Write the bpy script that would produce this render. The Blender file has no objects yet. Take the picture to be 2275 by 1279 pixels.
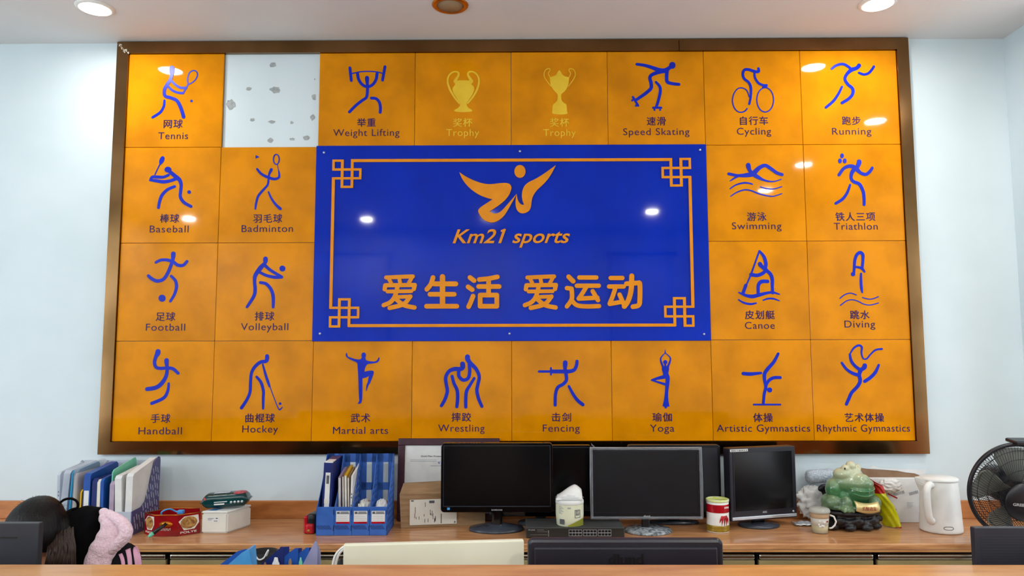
import bpy, bmesh, math, random
from mathutils import Vector, Matrix, Euler
from mathutils.geometry import tessellate_polygon
random.seed(7)
S = bpy.context.scene
COL = S.collection
PI = math.pi

# ------------------------------------------------------------------ camera
W, H, F = 2275.0, 1279.0, 1650.0
CAM = Vector((0.0329, -3.746, 1.569))
pit, yaw, rol = 0.09198, 0.00811, 0.0019
def _rm():
    cy, sy = math.cos(yaw), math.sin(yaw); cx, sx = math.cos(pit), math.sin(pit); cr, sr = math.cos(rol), math.sin(rol)
    A = Matrix(((cy, -sy, 0), (sy, cy, 0), (0, 0, 1)))
    B = Matrix(((1, 0, 0), (0, cx, -sx), (0, sx, cx)))
    D = Matrix(((cr, 0, sr), (0, 1, 0), (-sr, 0, cr)))
    return A @ B @ D
R = _rm()
cam_d = bpy.data.cameras.new('camera'); cam = bpy.data.objects.new('camera', cam_d); COL.objects.link(cam)
cam_d.sensor_width = 36.0; cam_d.lens = F / W * 36.0; cam_d.clip_start = .05
c0, c1, c2 = R.col[0], R.col[1], R.col[2]
cam.matrix_world = Matrix(((c0.x, c2.x, -c1.x, CAM.x), (c0.y, c2.y, -c1.y, CAM.y), (c0.z, c2.z, -c1.z, CAM.z), (0, 0, 0, 1)))
S.camera = cam
def ray(x, y): return R @ Vector(((x - W / 2) / F, 1, (H / 2 - y) / F))
def PY(x, y, Y):                       # the point of the room seen at (x, y) on the plane y = Y
    d = ray(x, y); return CAM + d * ((Y - CAM.y) / d.y)
def PZ(x, y, Z):                       # ... on the level z = Z
    d = ray(x, y); return CAM + d * ((Z - CAM.z) / d.z)

# ------------------------------------------------------------------ light
w = bpy.data.worlds.new('world'); S.world = w; w.use_nodes = True
w.node_tree.nodes['Background'].inputs[0].default_value = (.80, .90, 1, 1)
w.node_tree.nodes['Background'].inputs[1].default_value = 1.2
def area(name, loc, rot, sx, sy, power, col):
    l = bpy.data.lights.new(name, 'AREA'); l.shape = 'RECTANGLE'; l.size = sx; l.size_y = sy; l.energy = power; l.color = col
    o = bpy.data.objects.new(name, l); COL.objects.link(o); o.location = loc; o.rotation_euler = rot; return o
FILL_TINT = (.82, .92, 1.0)  # cool tint of the two added fill lights
area('daylight_left', (-4.42, -3.0, 1.75), (0, -PI / 2, 0), 1.8, 2.2, 50, FILL_TINT)  # unseen area light, added to fill the room from the left
area('daylight_right', (3.22, -1.4, 1.55), (0, PI / 2, 0), 1.8, 1.4, 13, FILL_TINT)  # weaker added fill from the right, also out of view
LAMP_W = 2.9
S.view_settings.view_transform = 'Standard'; S.view_settings.look = 'None'
S.view_settings.exposure = 0.42; S.view_settings.gamma = 1.0; S.view_settings.use_curve_mapping = False

# ------------------------------------------------------------------ materials
def lin(c):
    o = []
    for v in c:
        v = v / 255.0; o.append(v / 12.92 if v <= .04045 else ((v + .055) / 1.055) ** 2.4)
    return (o[0], o[1], o[2], 1)
MATS = {}
def M(name, rgb, rough=.5, metal=0, rgb2=None, scale=14, stretch=None, spec=.5, coat=0, trans=0, ior=1.45, emis=0, alpha=1, bump=0, rand=False, detail=3, lo=.35, hi=.65, sss=0, sheen=0, zgrad=None):
    if name in MATS: return MATS[name]
    m = bpy.data.materials.new(name); m.use_nodes = True; nt = m.node_tree; N = nt.nodes; L = nt.links
    b = N['Principled BSDF']
    if rgb2 is None: rgb2 = tuple(v * .93 for v in rgb)
    tc = N.new('ShaderNodeTexCoord'); mp = N.new('ShaderNodeMapping'); nz = N.new('ShaderNodeTexNoise'); nz.noise_dimensions = '4D'
    L.new(tc.outputs['Object'], mp.inputs['Vector']); L.new(mp.outputs[0], nz.inputs['Vector'])
    if stretch: mp.inputs['Scale'].default_value = stretch
    nz.inputs['Scale'].default_value = scale; nz.inputs['Detail'].default_value = detail
    if rand:
        oi = N.new('ShaderNodeObjectInfo'); mu = N.new('ShaderNodeMath'); mu.operation = 'MULTIPLY'; mu.inputs[1].default_value = 60
        L.new(oi.outputs['Random'], mu.inputs[0]); L.new(mu.outputs[0], nz.inputs['W'])
    cr = N.new('ShaderNodeValToRGB'); L.new(nz.outputs['Fac'], cr.inputs[0])
    cr.color_ramp.elements[0].position = lo; cr.color_ramp.elements[1].position = hi
    cr.color_ramp.elements[0].color = lin(rgb2); cr.color_ramp.elements[1].color = lin(rgb)
    L.new(cr.outputs[0], b.inputs['Base Color'])
    if zgrad:
        sx = N.new('ShaderNodeSeparateXYZ'); L.new(tc.outputs['Object'], sx.inputs[0]); mr = N.new('ShaderNodeMapRange'); mr.inputs[1].default_value = zgrad[0]; mr.inputs[2].default_value = zgrad[1]
        ad = N.new('ShaderNodeMath'); ad.operation = 'MULTIPLY_ADD'; ad.inputs[1].default_value = .7; ad.use_clamp = True; L.new(nz.outputs['Fac'], ad.inputs[0]); L.new(mr.outputs[0], ad.inputs[2])
        mr.inputs[3].default_value = -.35; mr.inputs[4].default_value = .65; L.new(sx.outputs[2], mr.inputs[0]); L.new(ad.outputs[0], cr.inputs[0])
    b.inputs['Roughness'].default_value = rough; b.inputs['Metallic'].default_value = metal
    b.inputs['Specular IOR Level'].default_value = spec; b.inputs['Coat Weight'].default_value = coat; b.inputs['Coat Roughness'].default_value = .05
    b.inputs['Transmission Weight'].default_value = trans; b.inputs['IOR'].default_value = ior; b.inputs['Alpha'].default_value = alpha
    b.inputs['Sheen Weight'].default_value = sheen
    if sss:
        b.inputs['Subsurface Weight'].default_value = sss; b.inputs['Subsurface Radius'].default_value = (.02, .03, .02)
    if emis:
        L.new(cr.outputs[0], b.inputs['Emission Color']); b.inputs['Emission Strength'].default_value = emis
    if bump:
        bp = N.new('ShaderNodeBump'); bp.inputs['Strength'].default_value = bump; bp.inputs['Distance'].default_value = .01
        L.new(nz.outputs['Fac'], bp.inputs['Height']); L.new(bp.outputs[0], b.inputs['Normal'])
    MATS[name] = m; return m
WALL = M('white_paint', (216, 229, 235), .6, rgb2=(210, 224, 230), scale=3)
CEIL = M('ceiling_paint', (222, 222, 222), .7, rgb2=(216, 216, 217), scale=2)
FLOOR = M('floor_tile', (214, 208, 198), .3, rgb2=(204, 198, 188), scale=4)
ORANGE = M('orange_acrylic', (228, 144, 4), .045, rgb2=(200, 124, 3), scale=5.5, rand=True, spec=.22, lo=.3, hi=.62)
EDGE = M('gold_edge', (190, 128, 60), .4)
BLUE = M('blue_acrylic', (0, 44, 184), .045, rgb2=(0, 38, 168), scale=3, spec=.2)
INK = M('blue_ink', (8, 44, 196), .3, rgb2=(8, 36, 176), spec=.25)
TXT = M('dark_blue_print', (54, 22, 92), .4, rgb2=(46, 18, 78), spec=.25)
YEL = M('gold_yellow_print', (240, 200, 50), .25, rgb2=(232, 188, 40))
LET = M('orange_letter', (234, 146, 8), .35, rgb2=(224, 136, 6), spec=.25)
BRONZE = M('bronze_steel', (138, 104, 68), .13, metal=1, rgb2=(112, 82, 50), scale=3, stretch=(1, 1, 1), bump=.02)
GLUE = M('grey_glue', (176, 181, 182), .9, rgb2=(150, 156, 158), scale=60)
PUTTY = M('white_putty', (225, 225, 215), .8, rgb2=(180, 170, 150), scale=120)
STEEL = M('brushed_steel', (190, 185, 172), .22, metal=1, rgb2=(150, 145, 132), scale=4, stretch=(1, 40, 60))
WOOD = M('worn_counter_wood', (210, 156, 106), .28, rgb2=(172, 116, 74), scale=5, stretch=(1.2, 9, 9), detail=6, bump=.03, coat=.2)
WOOD2 = M('laminated_wood', (214, 158, 98), .32, rgb2=(190, 130, 76), scale=4, stretch=(1.4, 8, 8), detail=5, coat=.15)
SPLASH = M('backsplash_wood', (196, 126, 66), .3, rgb2=(160, 96, 46), scale=4, stretch=(1.5, 6, 6), detail=5)
OLIVE = M('beige_drawer', (158, 142, 98), .4, rgb2=(140, 124, 84), scale=4)
BLK = M('black_plastic', (20, 21, 25), .35, rgb2=(16, 17, 20))
GLOSSBLK = M('gloss_black', (9, 9, 12), .12, rgb2=(7, 7, 9))
SCREEN = M('dark_screen', (14, 14, 17), .18, rgb2=(12, 12, 14), spec=.35)
SCREEN2 = M('dark_grey_screen', (28, 29, 33), .35, rgb2=(26, 27, 30), spec=.4)
SLATE = M('slate_plastic', (42, 44, 54), .45, rgb2=(36, 38, 47), scale=6)
SLATE2 = M('dark_slate_plastic', (33, 32, 42), .35, rgb2=(28, 28, 37), scale=6)
BASEGR = M('stand_grey', (62, 68, 80), .22, rgb2=(50, 54, 64))
FILMB = M('film_covered_base', (170, 178, 184), .18, rgb2=(70, 78, 84), scale=60, bump=.4)
SILVER = M('silver_plastic', (205, 212, 220), .3, metal=.6, rgb2=(190, 196, 205))
WHITE = M('white_plastic', (236, 236, 232), .35, rgb2=(228, 228, 225))
OFFW = M('off_white_plastic', (226, 224, 214), .4, rgb2=(218, 216, 206))
PAPER = M('white_paper', (228, 228, 226), .8, rgb2=(216, 216, 216))
GREYTXT = M('grey_print', (92, 94, 100), .7)
LGREY = M('light_grey_print', (170, 172, 176), .6)
CREAM = M('cream_panel', (232, 230, 208), .5, rgb2=(224, 222, 200), scale=5)
CARD = M('cardboard', (164, 132, 98), .85, rgb2=(142, 112, 80), scale=9, stretch=(1, 1, 8))
BROWNC = M('brown_card', (150, 118, 92), .85, rgb2=(132, 102, 78))
MAROON = M('maroon_frame', (66, 26, 42), .35, rgb2=(54, 20, 34))
RACKB = M('blue_rack_plastic', (56, 104, 186), .4, rgb2=(48, 92, 172))
RACKD = M('dark_slot', (14, 30, 84), .6)
RED = M('red_plastic', (190, 18, 34), .25, rgb2=(160, 12, 26), scale=30)
REDT = M('red_tin', (158, 14, 22), .22, rgb2=(118, 8, 16), scale=12)
GREENP = M('dark_green_film', (10, 66, 68), .2, rgb2=(6, 50, 54), scale=20, bump=.2)
ORG = M('orange_red_print', (222, 72, 50), .3, rgb2=(200, 54, 40))
PINKP = M('pink_red_print', (212, 104, 112), .35, rgb2=(150, 30, 50), scale=90)
GOLD = M('gold_ring', (206, 132, 40), .28, metal=.85, rgb2=(180, 108, 30))
FROST = M('unlit_diffuser', (166, 146, 116), .5, rgb2=(152, 132, 104))
LAMP = M('lit_diffuser', (255, 250, 238), .5, rgb2=(255, 250, 238), emis=55)
SKIN = M('skin', (196, 142, 112), .5, rgb2=(184, 128, 100), scale=20, sss=.1)
HAIR = M('black_hair', (10, 9, 10), .5, rgb2=(20, 15, 13), scale=30, stretch=(6, 6, 1), bump=.25, spec=.22)
HAIRB = M('brown_hair', (58, 36, 24), .55, rgb2=(30, 18, 13), scale=50, stretch=(6, 6, 1), bump=.15)
CLOTH = M('black_cloth', (9, 9, 12), .95, rgb2=(6, 6, 8), scale=50, bump=.1, spec=.1)
NAVY = M('dark_jacket', (14, 15, 22), .8, rgb2=(10, 10, 16), spec=.2)
PINK = M('pink_fleece', (240, 212, 222), .95, rgb2=(226, 190, 204), scale=190, bump=.55, sheen=.4, detail=4)
PINKS = M('pink_stripe', (226, 170, 196), .7)
CLEAR = M('clear_film', (222, 228, 236), .12, rgb2=(205, 212, 224), alpha=.22, scale=25)
CLEAR2 = M('clear_plastic', (214, 222, 236), .15, rgb2=(196, 206, 224), alpha=.62, scale=8)
PURP = M('purple_rack', (82, 80, 134), .4, rgb2=(72, 70, 122))
SLOT = M('pale_slot', (196, 204, 222), .6)
TEAL = M('teal_folder', (44, 150, 196), .3, rgb2=(34, 134, 182))
MINT = M('mint_folder', (120, 206, 176), .3, rgb2=(104, 192, 160))
BIND = M('blue_binder', (30, 84, 170), .4, rgb2=(26, 74, 156))
BINDD = M('navy_binder', (26, 42, 112), .4, rgb2=(22, 36, 98))
YFOLD = M('yellow_folder', (226, 182, 28), .4, rgb2=(200, 156, 20))
LILAC = M('lilac_folder', (178, 160, 182), .4, rgb2=(160, 142, 166))
LFOLD = M('sky_folder', (90, 168, 226), .25, rgb2=(66, 146, 214), alpha=.85)
LILF = M('grey_lilac_film', (150, 152, 186), .25, rgb2=(130, 134, 172), alpha=.9)
SWGR = M('switch_steel', (68, 70, 70), .5, rgb2=(60, 62, 62))
SWFR = M('switch_front', (42, 40, 34), .45, rgb2=(36, 34, 30))
PORT = M('port_hole', (6, 6, 5), .8)
JADE = M('jade', (200, 202, 170), .16, rgb2=(70, 126, 80), scale=9, detail=4, sss=.25, coat=.4, lo=.1, hi=.8, zgrad=(.15, .31))
JADE2 = M('dark_jade', (118, 146, 108), .18, rgb2=(78, 104, 78), scale=26, detail=4, sss=.2, coat=.3)
CARVE = M('carved_black_wood', (34, 34, 40), .34, rgb2=(20, 20, 25), scale=34, bump=.6, detail=4)
GOLDP = M('gold_plaque', (226, 208, 150), .3, metal=.3, rgb2=(208, 186, 122))
REDINK = M('red_ink', (150, 40, 30), .5)
TEA = M('milk_tea', (206, 196, 140), .25, rgb2=(190, 178, 116), scale=20)
TEAO = M('amber_tea', (204, 152, 72), .2, rgb2=(186, 132, 52), scale=40)
CUPC = M('clear_cup', (226, 224, 214), .08, rgb2=(218, 216, 206), alpha=.3)
CUPL = M('clear_lid', (214, 214, 206), .15, rgb2=(204, 204, 196), alpha=.55)
YBAG = M('yellow_film', (206, 204, 20), .2, rgb2=(180, 182, 14), scale=14, bump=.3)
RBAG = M('red_film', (196, 36, 26), .2, rgb2=(166, 22, 18), scale=14, bump=.3)
BUBB = M('bubble_wrap', (196, 208, 218), .3, rgb2=(160, 172, 186), scale=150, bump=.6)
FANBLK = M('fan_black', (26, 26, 34), .35, rgb2=(22, 22, 28))
BLADE = M('smoky_blade', (128, 132, 124), .25, rgb2=(116, 120, 112), alpha=.72)
OLIVEP = M('olive_print', (146, 144, 40), .5, rgb2=(120, 124, 30))
LIME = M('pale_lime_print', (232, 234, 206), .4, rgb2=(226, 228, 196))
FOOD = M('food_print', (204, 156, 84), .35, rgb2=(110, 66, 34), scale=70, detail=4)
CURT = M('pale_curtain', (220, 226, 232), .8, rgb2=(200, 208, 216), scale=6, stretch=(8, 8, .1))
GLASS = M('window_glass', (235, 245, 255), .02, alpha=.25, rgb2=(235, 245, 255))
SKYP = M('bright_sky_haze', (235, 244, 255), .9, emis=3.0, rgb2=(235, 244, 255))
BLUECAP = M('sky_blue_plastic', (70, 160, 226), .35)
LIMECAN = M('lime_lid', (206, 220, 60), .4, rgb2=(222, 226, 220), scale=30)
OLIVECAN = M('gold_can_band', (168, 140, 44), .3, metal=.3, rgb2=(140, 112, 30), scale=30)

# ------------------------------------------------------------------ mesh builder
class MB:
    def __init__(s): s.v = []; s.f = []; s.sm = []
    def add(s, vs, fs, mtx=None, smooth=False):
        o = len(s.v)
        for p in vs:
            p = Vector(p)
            s.v.append(mtx @ p if mtx is not None else p)
        for f in fs: s.f.append([i + o for i in f]); s.sm.append(smooth)
        return s
    def bm(s, bm, mtx=None, smooth=False):
        bm.verts.ensure_lookup_table()
        for i, v in enumerate(bm.verts): v.index = i
        s.add([v.co.copy() for v in bm.verts], [[v.index for v in f.verts] for f in bm.faces], mtx, smooth); bm.free(); return s
    def box(s, a, b, bev=0, seg=2, mtx=None):
        a, b = Vector(a), Vector(b); lo = Vector(map(min, a, b)); hi = Vector(map(max, a, b)); d = hi - lo
        bm = bmesh.new(); bmesh.ops.create_cube(bm, size=1)
        for v in bm.verts: v.co = Vector(((v.co.x + .5) * d.x, (v.co.y + .5) * d.y, (v.co.z + .5) * d.z)) + lo
        if bev: bmesh.ops.bevel(bm, geom=bm.edges[:], offset=min(bev, min(d) * .45), segments=seg, affect='EDGES', profile=.5)
        return s.bm(bm, mtx, False)
    def lathe(s, prof, seg=32, mtx=None, sx=1, sy=1, smooth=True):
        vs = []; fs = []; n = len(prof)
        for r, z in prof:
            for k in range(seg):
                t = 2 * PI * k / seg; vs.append((r * math.cos(t) * sx, r * math.sin(t) * sy, z))
        for i in range(n - 1):
            for k in range(seg):
                k2 = (k + 1) % seg; fs.append([i * seg + k, i * seg + k2, (i + 1) * seg + k2, (i + 1) * seg + k])
        if prof[0][0] > 1e-6: fs.append(list(range(seg))[::-1])
        if prof[-1][0] > 1e-6: fs.append([(n - 1) * seg + k for k in range(seg)])
        return s.add(vs, fs, mtx, smooth)
    def tube(s, pts, r, seg=8, mtx=None, closed=False):
        pts = [Vector(p) for p in pts]; n = len(pts); rr = r if isinstance(r, (list, tuple)) else [r] * n
        vs = []; fs = []; up = None
        for i in range(n):
            if closed: t = (pts[(i + 1) % n] - pts[i - 1])
            else: t = pts[min(i + 1, n - 1)] - pts[max(i - 1, 0)]
            t.normalize()
            if up is None: up = Vector((0, 0, 1)) if abs(t.z) < .9 else Vector((1, 0, 0))
            a = t.cross(up); a.normalize(); b = a.cross(t); b.normalize(); up = b
            for k in range(seg):
                an = 2 * PI * k / seg; vs.append(pts[i] + (a * math.cos(an) + b * math.sin(an)) * rr[i])
        m = n if closed else n - 1
        for i in range(m):
            j = (i + 1) % n
            for k in range(seg):
                k2 = (k + 1) % seg; fs.append([i * seg + k, j * seg + k, j * seg + k2, i * seg + k2])
        if not closed: fs.append(list(range(seg))); fs.append([(n - 1) * seg + k for k in range(seg)][::-1])
        return s.add(vs, fs, mtx, True)
    def ell(s, c, r, seg=20, rings=12, mtx=None, rot=None):
        vs = []; fs = []
        for i in range(rings + 1):
            ph = PI * i / rings
            for k in range(seg):
                t = 2 * PI * k / seg
                p = Vector((r[0] * math.sin(ph) * math.cos(t), r[1] * math.sin(ph) * math.sin(t), r[2] * math.cos(ph)))
                if rot: p = Euler(rot).to_matrix() @ p
                vs.append(p + Vector(c))
        for i in range(rings):
            for k in range(seg):
                k2 = (k + 1) % seg; fs.append([i * seg + k, (i + 1) * seg + k, (i + 1) * seg + k2, i * seg + k2])
        return s.add(vs, fs, mtx, True)
    def grid(s, fn, nu, nv, mtx=None, smooth=True, thick=0):
        vs = [fn(i / nu, j / nv) for j in range(nv + 1) for i in range(nu + 1)]
        fs = [[j * (nu + 1) + i, j * (nu + 1) + i + 1, (j + 1) * (nu + 1) + i + 1, (j + 1) * (nu + 1) + i] for j in range(nv) for i in range(nu)]
        if thick:
            bm = bmesh.new(); bv = [bm.verts.new(p) for p in vs]
            for f in fs: bm.faces.new([bv[i] for i in f])
            bmesh.ops.recalc_face_normals(bm, faces=bm.faces[:])
            bmesh.ops.solidify(bm, geom=bm.faces[:], thickness=thick)
            return s.bm(bm, mtx, smooth)
        return s.add(vs, fs, mtx, smooth)
    def poly(s, pts, y0, y1, mtx=None):        # outline in x,z; front at y0, back at y1
        n = len(pts); tri = tessellate_polygon([[Vector((p[0], p[1], 0)) for p in pts]])
        vs = [(p[0], y0, p[1]) for p in pts] + [(p[0], y1, p[1]) for p in pts]
        ar = sum(pts[i][0] * pts[(i + 1) % n][1] - pts[(i + 1) % n][0] * pts[i][1] for i in range(n))
        fs = []
        for t in tri:
            a, b, c = t; cr = (pts[b][0] - pts[a][0]) * (pts[c][1] - pts[a][1]) - (pts[c][0] - pts[a][0]) * (pts[b][1] - pts[a][1])
            if cr < 0: a, b, c = a, c, b
            fs.append([a, b, c]); fs.append([a + n, c + n, b + n])
        for i in range(n):
            j = (i + 1) % n; q = [i, i + n, j + n, j]
            fs.append(q if ar > 0 else q[::-1])
        return s.add(vs, fs, mtx)
    def ribbon(s, pts, wd, y0, y1, closed=False, sub=7, caps=True):
        P, Wd = catmull(pts, wd, sub, closed); n = len(P); Lf = []; Rt = []
        for i in range(n):
            if closed: t = (P[(i + 1) % n][0] - P[i - 1][0], P[(i + 1) % n][1] - P[i - 1][1])
            else:
                a, b = max(i - 1, 0), min(i + 1, n - 1); t = (P[b][0] - P[a][0], P[b][1] - P[a][1])
            l = math.hypot(*t) or 1; nx, ny = -t[1] / l, t[0] / l; h = Wd[i] / 2
            Lf.append((P[i][0] + nx * h, P[i][1] + ny * h)); Rt.append((P[i][0] - nx * h, P[i][1] - ny * h))
        vs = []; fs = []
        for k in range(n):
            for q in (Lf[k], Rt[k]): vs += [(q[0], y0, q[1]), (q[0], y1, q[1])]
        for k in range(n if closed else n - 1):
            a = 4 * k; b = 4 * ((k + 1) % n)
            fs += [[a, a + 2, b + 2, b], [a + 1, b + 1, b + 3, a + 3], [a, b, b + 1, a + 1], [a + 2, a + 3, b + 3, b + 2]]
        s.add(vs, fs)
        if caps and not closed:
            for e in (0, n - 1):
                c = P[e]; s.poly([(c[0] + Wd[e] / 2 * math.cos(2 * PI * k / 20), c[1] + Wd[e] / 2 * math.sin(2 * PI * k / 20)) for k in range(20)], y0 + .00005, y1)
        return s
    def mesh(s, name, smooth_angle=None):
        me = bpy.data.meshes.new(name); me.from_pydata([tuple(p) for p in s.v], [], s.f)
        for p, sm in zip(me.polygons, s.sm): p.use_smooth = sm
        me.update(); return me
def catmull(pts, wd, sub, closed):
    n = len(pts); ws = list(wd) if isinstance(wd, (list, tuple)) else [wd]
    if len(ws) != n: ws = [ws[min(int(round(i / (n - 1) * (len(ws) - 1))), len(ws) - 1)] for i in range(n)]
    if n == 2 and not closed: return list(pts), ws
    P = []; Wd = []
    for i in range(n if closed else n - 1):
        g = (lambda k: pts[k % n]) if closed else (lambda k: pts[max(0, min(n - 1, k))])
        gw = (lambda k: ws[k % n]) if closed else (lambda k: ws[max(0, min(n - 1, k))])
        p0, p1, p2, p3 = g(i - 1), g(i), g(i + 1), g(i + 2)
        for j in range(sub):
            t = j / sub
            P.append(tuple(.5 * (2 * p1[a] + (p2[a] - p0[a]) * t + (2 * p0[a] - 5 * p1[a] + 4 * p2[a] - p3[a]) * t * t + (3 * p1[a] - p0[a] - 3 * p2[a] + p3[a]) * t ** 3) for a in range(len(p1))))
            Wd.append(gw(i) * (1 - t) + gw(i + 1) * t)
    if not closed: P.append(tuple(pts[-1])); Wd.append(ws[-1])
    return P, Wd
def cat3(pts, sub=6, closed=False): return catmull(pts, 1, sub, closed)[0]

def slab(mb, w, z0, z1, th, r, e, mtx=None):
    """upright rounded slab: front at y = 0 with a softened rim e, back at y = th"""
    loops = []; cx0 = w / 2
    for ins, y in ((e, 0), (e * .3, e * .35), (0, e), (0, th)):
        rr = max(r - ins, .0005); L_ = []
        for (sx, sz, a0) in ((1, 1, 0), (-1, 1, PI / 2), (-1, -1, PI), (1, -1, 3 * PI / 2)):
            px_, pz_ = sx * (cx0 - ins - rr), ((z1 - ins - rr) if sz > 0 else (z0 + ins + rr))
            for k in range(6): L_.append((px_ + rr * math.cos(a0 + k * PI / 10), y, pz_ + rr * math.sin(a0 + k * PI / 10)))
        loops.append(L_)
    n = len(loops[0]); vs = [p for l in loops for p in l]; fs = [list(range(n)), [(len(loops) - 1) * n + k for k in range(n)][::-1]]
    for i in range(len(loops) - 1):
        for k in range(n): k2 = (k + 1) % n; fs.append([i * n + k, (i + 1) * n + k, (i + 1) * n + k2, i * n + k2])
    return mb.add(vs, fs, mtx)
def tag(o, label=None, cat=None, group=None, kind=None):
    if label: o['label'] = label
    if cat: o['category'] = cat
    if group: o['group'] = group
    if kind: o['kind'] = kind
    return o
def thing(name, label, cat, loc=(0, 0, 0), rotz=0, group=None, rot=None):
    o = bpy.data.objects.new(name, None); COL.objects.link(o); o.location = loc
    o.rotation_euler = rot if rot else (0, 0, rotz); o.empty_display_size = .05
    return tag(o, label, cat, group)
def part(name, mb, mat, parent=None, label=None):
    me = mb.mesh(name) if isinstance(mb, MB) else mb
    o = bpy.data.objects.new(name, me); COL.objects.link(o); me.materials.clear(); me.materials.append(mat)
    if parent is not None: o.parent = parent
    if label: o['label'] = label
    return o
def struct(name, mb, mat):
    return tag(part(name, mb, mat), kind='structure')
def fat(mb, d):
    """thicken lettering by laying shifted copies just behind each other"""
    o = MB()
    for k, (dx, dz) in enumerate(((0, 0), (d, 0), (-d, 0), (0, d * .7), (0, -d * .7))): o.add(mb.v, mb.f, T(dx, .00006 * k, dz))
    return o
def text_bm(body, mtx, width=None, cap=None, bold=0, ext=.0, shear=0, space=1.0, yscale=None, center=True):
    """text standing in the x-z plane facing -y, added as a builder; fitted to width and cap height"""
    cu = bpy.data.curves.new('t', 'FONT'); cu.body = body; cu.size = 1; cu.offset = bold; cu.extrude = .5 if ext else 0
    cu.shear = shear; cu.space_character = space; cu.resolution_u = 4
    o = bpy.data.objects.new('t', cu); COL.objects.link(o)
    dg = bpy.context.evaluated_depsgraph_get(); me = bpy.data.meshes.new_from_object(o.evaluated_get(dg))
    bpy.data.objects.remove(o); bpy.data.curves.remove(cu)
    mb = MB()
    if len(me.vertices):
        xs = [v.co.x for v in me.vertices]; ys = [v.co.y for v in me.vertices]
        x0, x1, y0, y1 = min(xs), max(xs), min(ys), max(ys)
        sy = cap / (.727 if all(ord(c) < 256 for c in body) else (y1 - y0)) if cap else (width / (x1 - x0))
        sx = width / (x1 - x0) if width else sy
        yc = .36 if all(ord(c) < 256 for c in body) else (y0 + y1) / 2
        xc = (x0 + x1) / 2 if center else x0
        mb.add([((v.co.x - xc) * sx, -v.co.z * 2 * ext, (v.co.y - yc) * sy) for v in me.vertices], [list(p.vertices) for p in me.polygons], mtx)
    bpy.data.meshes.remove(me)
    return mb
def T(x=0, y=0, z=0): return Matrix.Translation((x, y, z))
def RX(a): return Matrix.Rotation(a, 4, 'X')
def RY(a): return Matrix.Rotation(a, 4, 'Y')
def RZ(a): return Matrix.Rotation(a, 4, 'Z')
def baked(o, *mods):
    """apply modifiers of a linked object into its mesh"""
    dg = bpy.context.evaluated_depsgraph_get(); me = bpy.data.meshes.new_from_object(o.evaluated_get(dg))
    o.modifiers.clear(); old = o.data; o.data = me; bpy.data.meshes.remove(old)
    for p in me.polygons: p.use_smooth = True
    return o
def blob(name, mb, mat, parent, voxel=.004, smooth=4, label=None):
    o = part(name, mb, mat, parent, label)
    r = o.modifiers.new('r', 'REMESH'); r.mode = 'VOXEL'; r.voxel_size = voxel
    s_ = o.modifiers.new('s', 'SMOOTH'); s_.iterations = smooth; s_.factor = .5
    return baked(o)
def skin(name, nodes, edges, mat, parent, root, sub=2):
    keys = list(nodes); me = bpy.data.meshes.new(name)
    me.from_pydata([nodes[k][0] for k in keys], [(keys.index(a), keys.index(b)) for a, b in edges], [])
    o = part(name, me, mat, parent)
    sk = o.modifiers.new('k', 'SKIN'); sk.use_smooth_shade = True
    for i, k in enumerate(keys):
        r = nodes[k][1]; me.skin_vertices[0].data[i].radius = r if isinstance(r, tuple) else (r, r)
        me.skin_vertices[0].data[i].use_root = (k == root)
    ss = o.modifiers.new('u', 'SUBSURF'); ss.levels = sub; ss.render_levels = sub
    o = baked(o); o.data.materials.clear(); o.data.materials.append(mat); return o
def dup(root, loc, label=None, rotz=None):
    r = root.copy(); COL.objects.link(r); r.location = loc
    if rotz is not None: r.rotation_euler.z = rotz
    if label: r['label'] = label
    for ch in list(root.children):
        c = ch.copy(); COL.objects.link(c); c.parent = r
        for g in list(ch.children):
            d = g.copy(); COL.objects.link(d); d.parent = c
    return r

# ------------------------------------------------------------------ the room
ZT = 2.15; YW = .02; ZCEIL = 3.217; XR = 2.57; XR2 = 3.3; XL = -4.5; YB = -5.75; ZC = .774
struct('floor', MB().box((XL - .1, YB - .1, -.1), (XR2 + .1, YW + .1, 0)), FLOOR)
struct('ceiling', MB().box((XL - .1, YB - .1, ZCEIL), (XR2 + .1, YW + .1, ZCEIL + .1)), CEIL)
struct('wall_back', MB().box((XL, YW, 0), (XR + .1, YW + .1, ZCEIL)), WALL)
wr = MB().box((XR, -.45, 0), (XR2 + .1, YW, ZCEIL))
wr.box((XR2, -.6, 0), (XR2 + .1, -.45, ZCEIL)).box((XR2, -4.64, 0), (XR2 + .1, -2.2, ZCEIL)).box((XR2, YB, 0), (XR2 + .1, -5.16, ZCEIL))
for a_, b_, c_, d_ in ((-2.2, -.6, .6, 2.5), (-5.16, -4.64, .7, 1.6)): wr.box((XR2, a_, 0), (XR2 + .1, b_, c_)).box((XR2, a_, d_), (XR2 + .1, b_, ZCEIL))
struct('wall_right', wr, WALL)
wl = MB().box((XL - .1, -1.8, 0), (XL, YW, ZCEIL)).box((XL - .1, YB, 0), (XL, -4.3, ZCEIL)).box((XL - .1, -4.3, 0), (XL, -1.8, .8)).box((XL - .1, -4.3, 2.75), (XL, -1.8, ZCEIL))
struct('wall_left', wl, WALL)
struct('wall_rear', MB().box((XL, YB - .1, 0), (XR2, YB, ZCEIL)), WALL)
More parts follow.
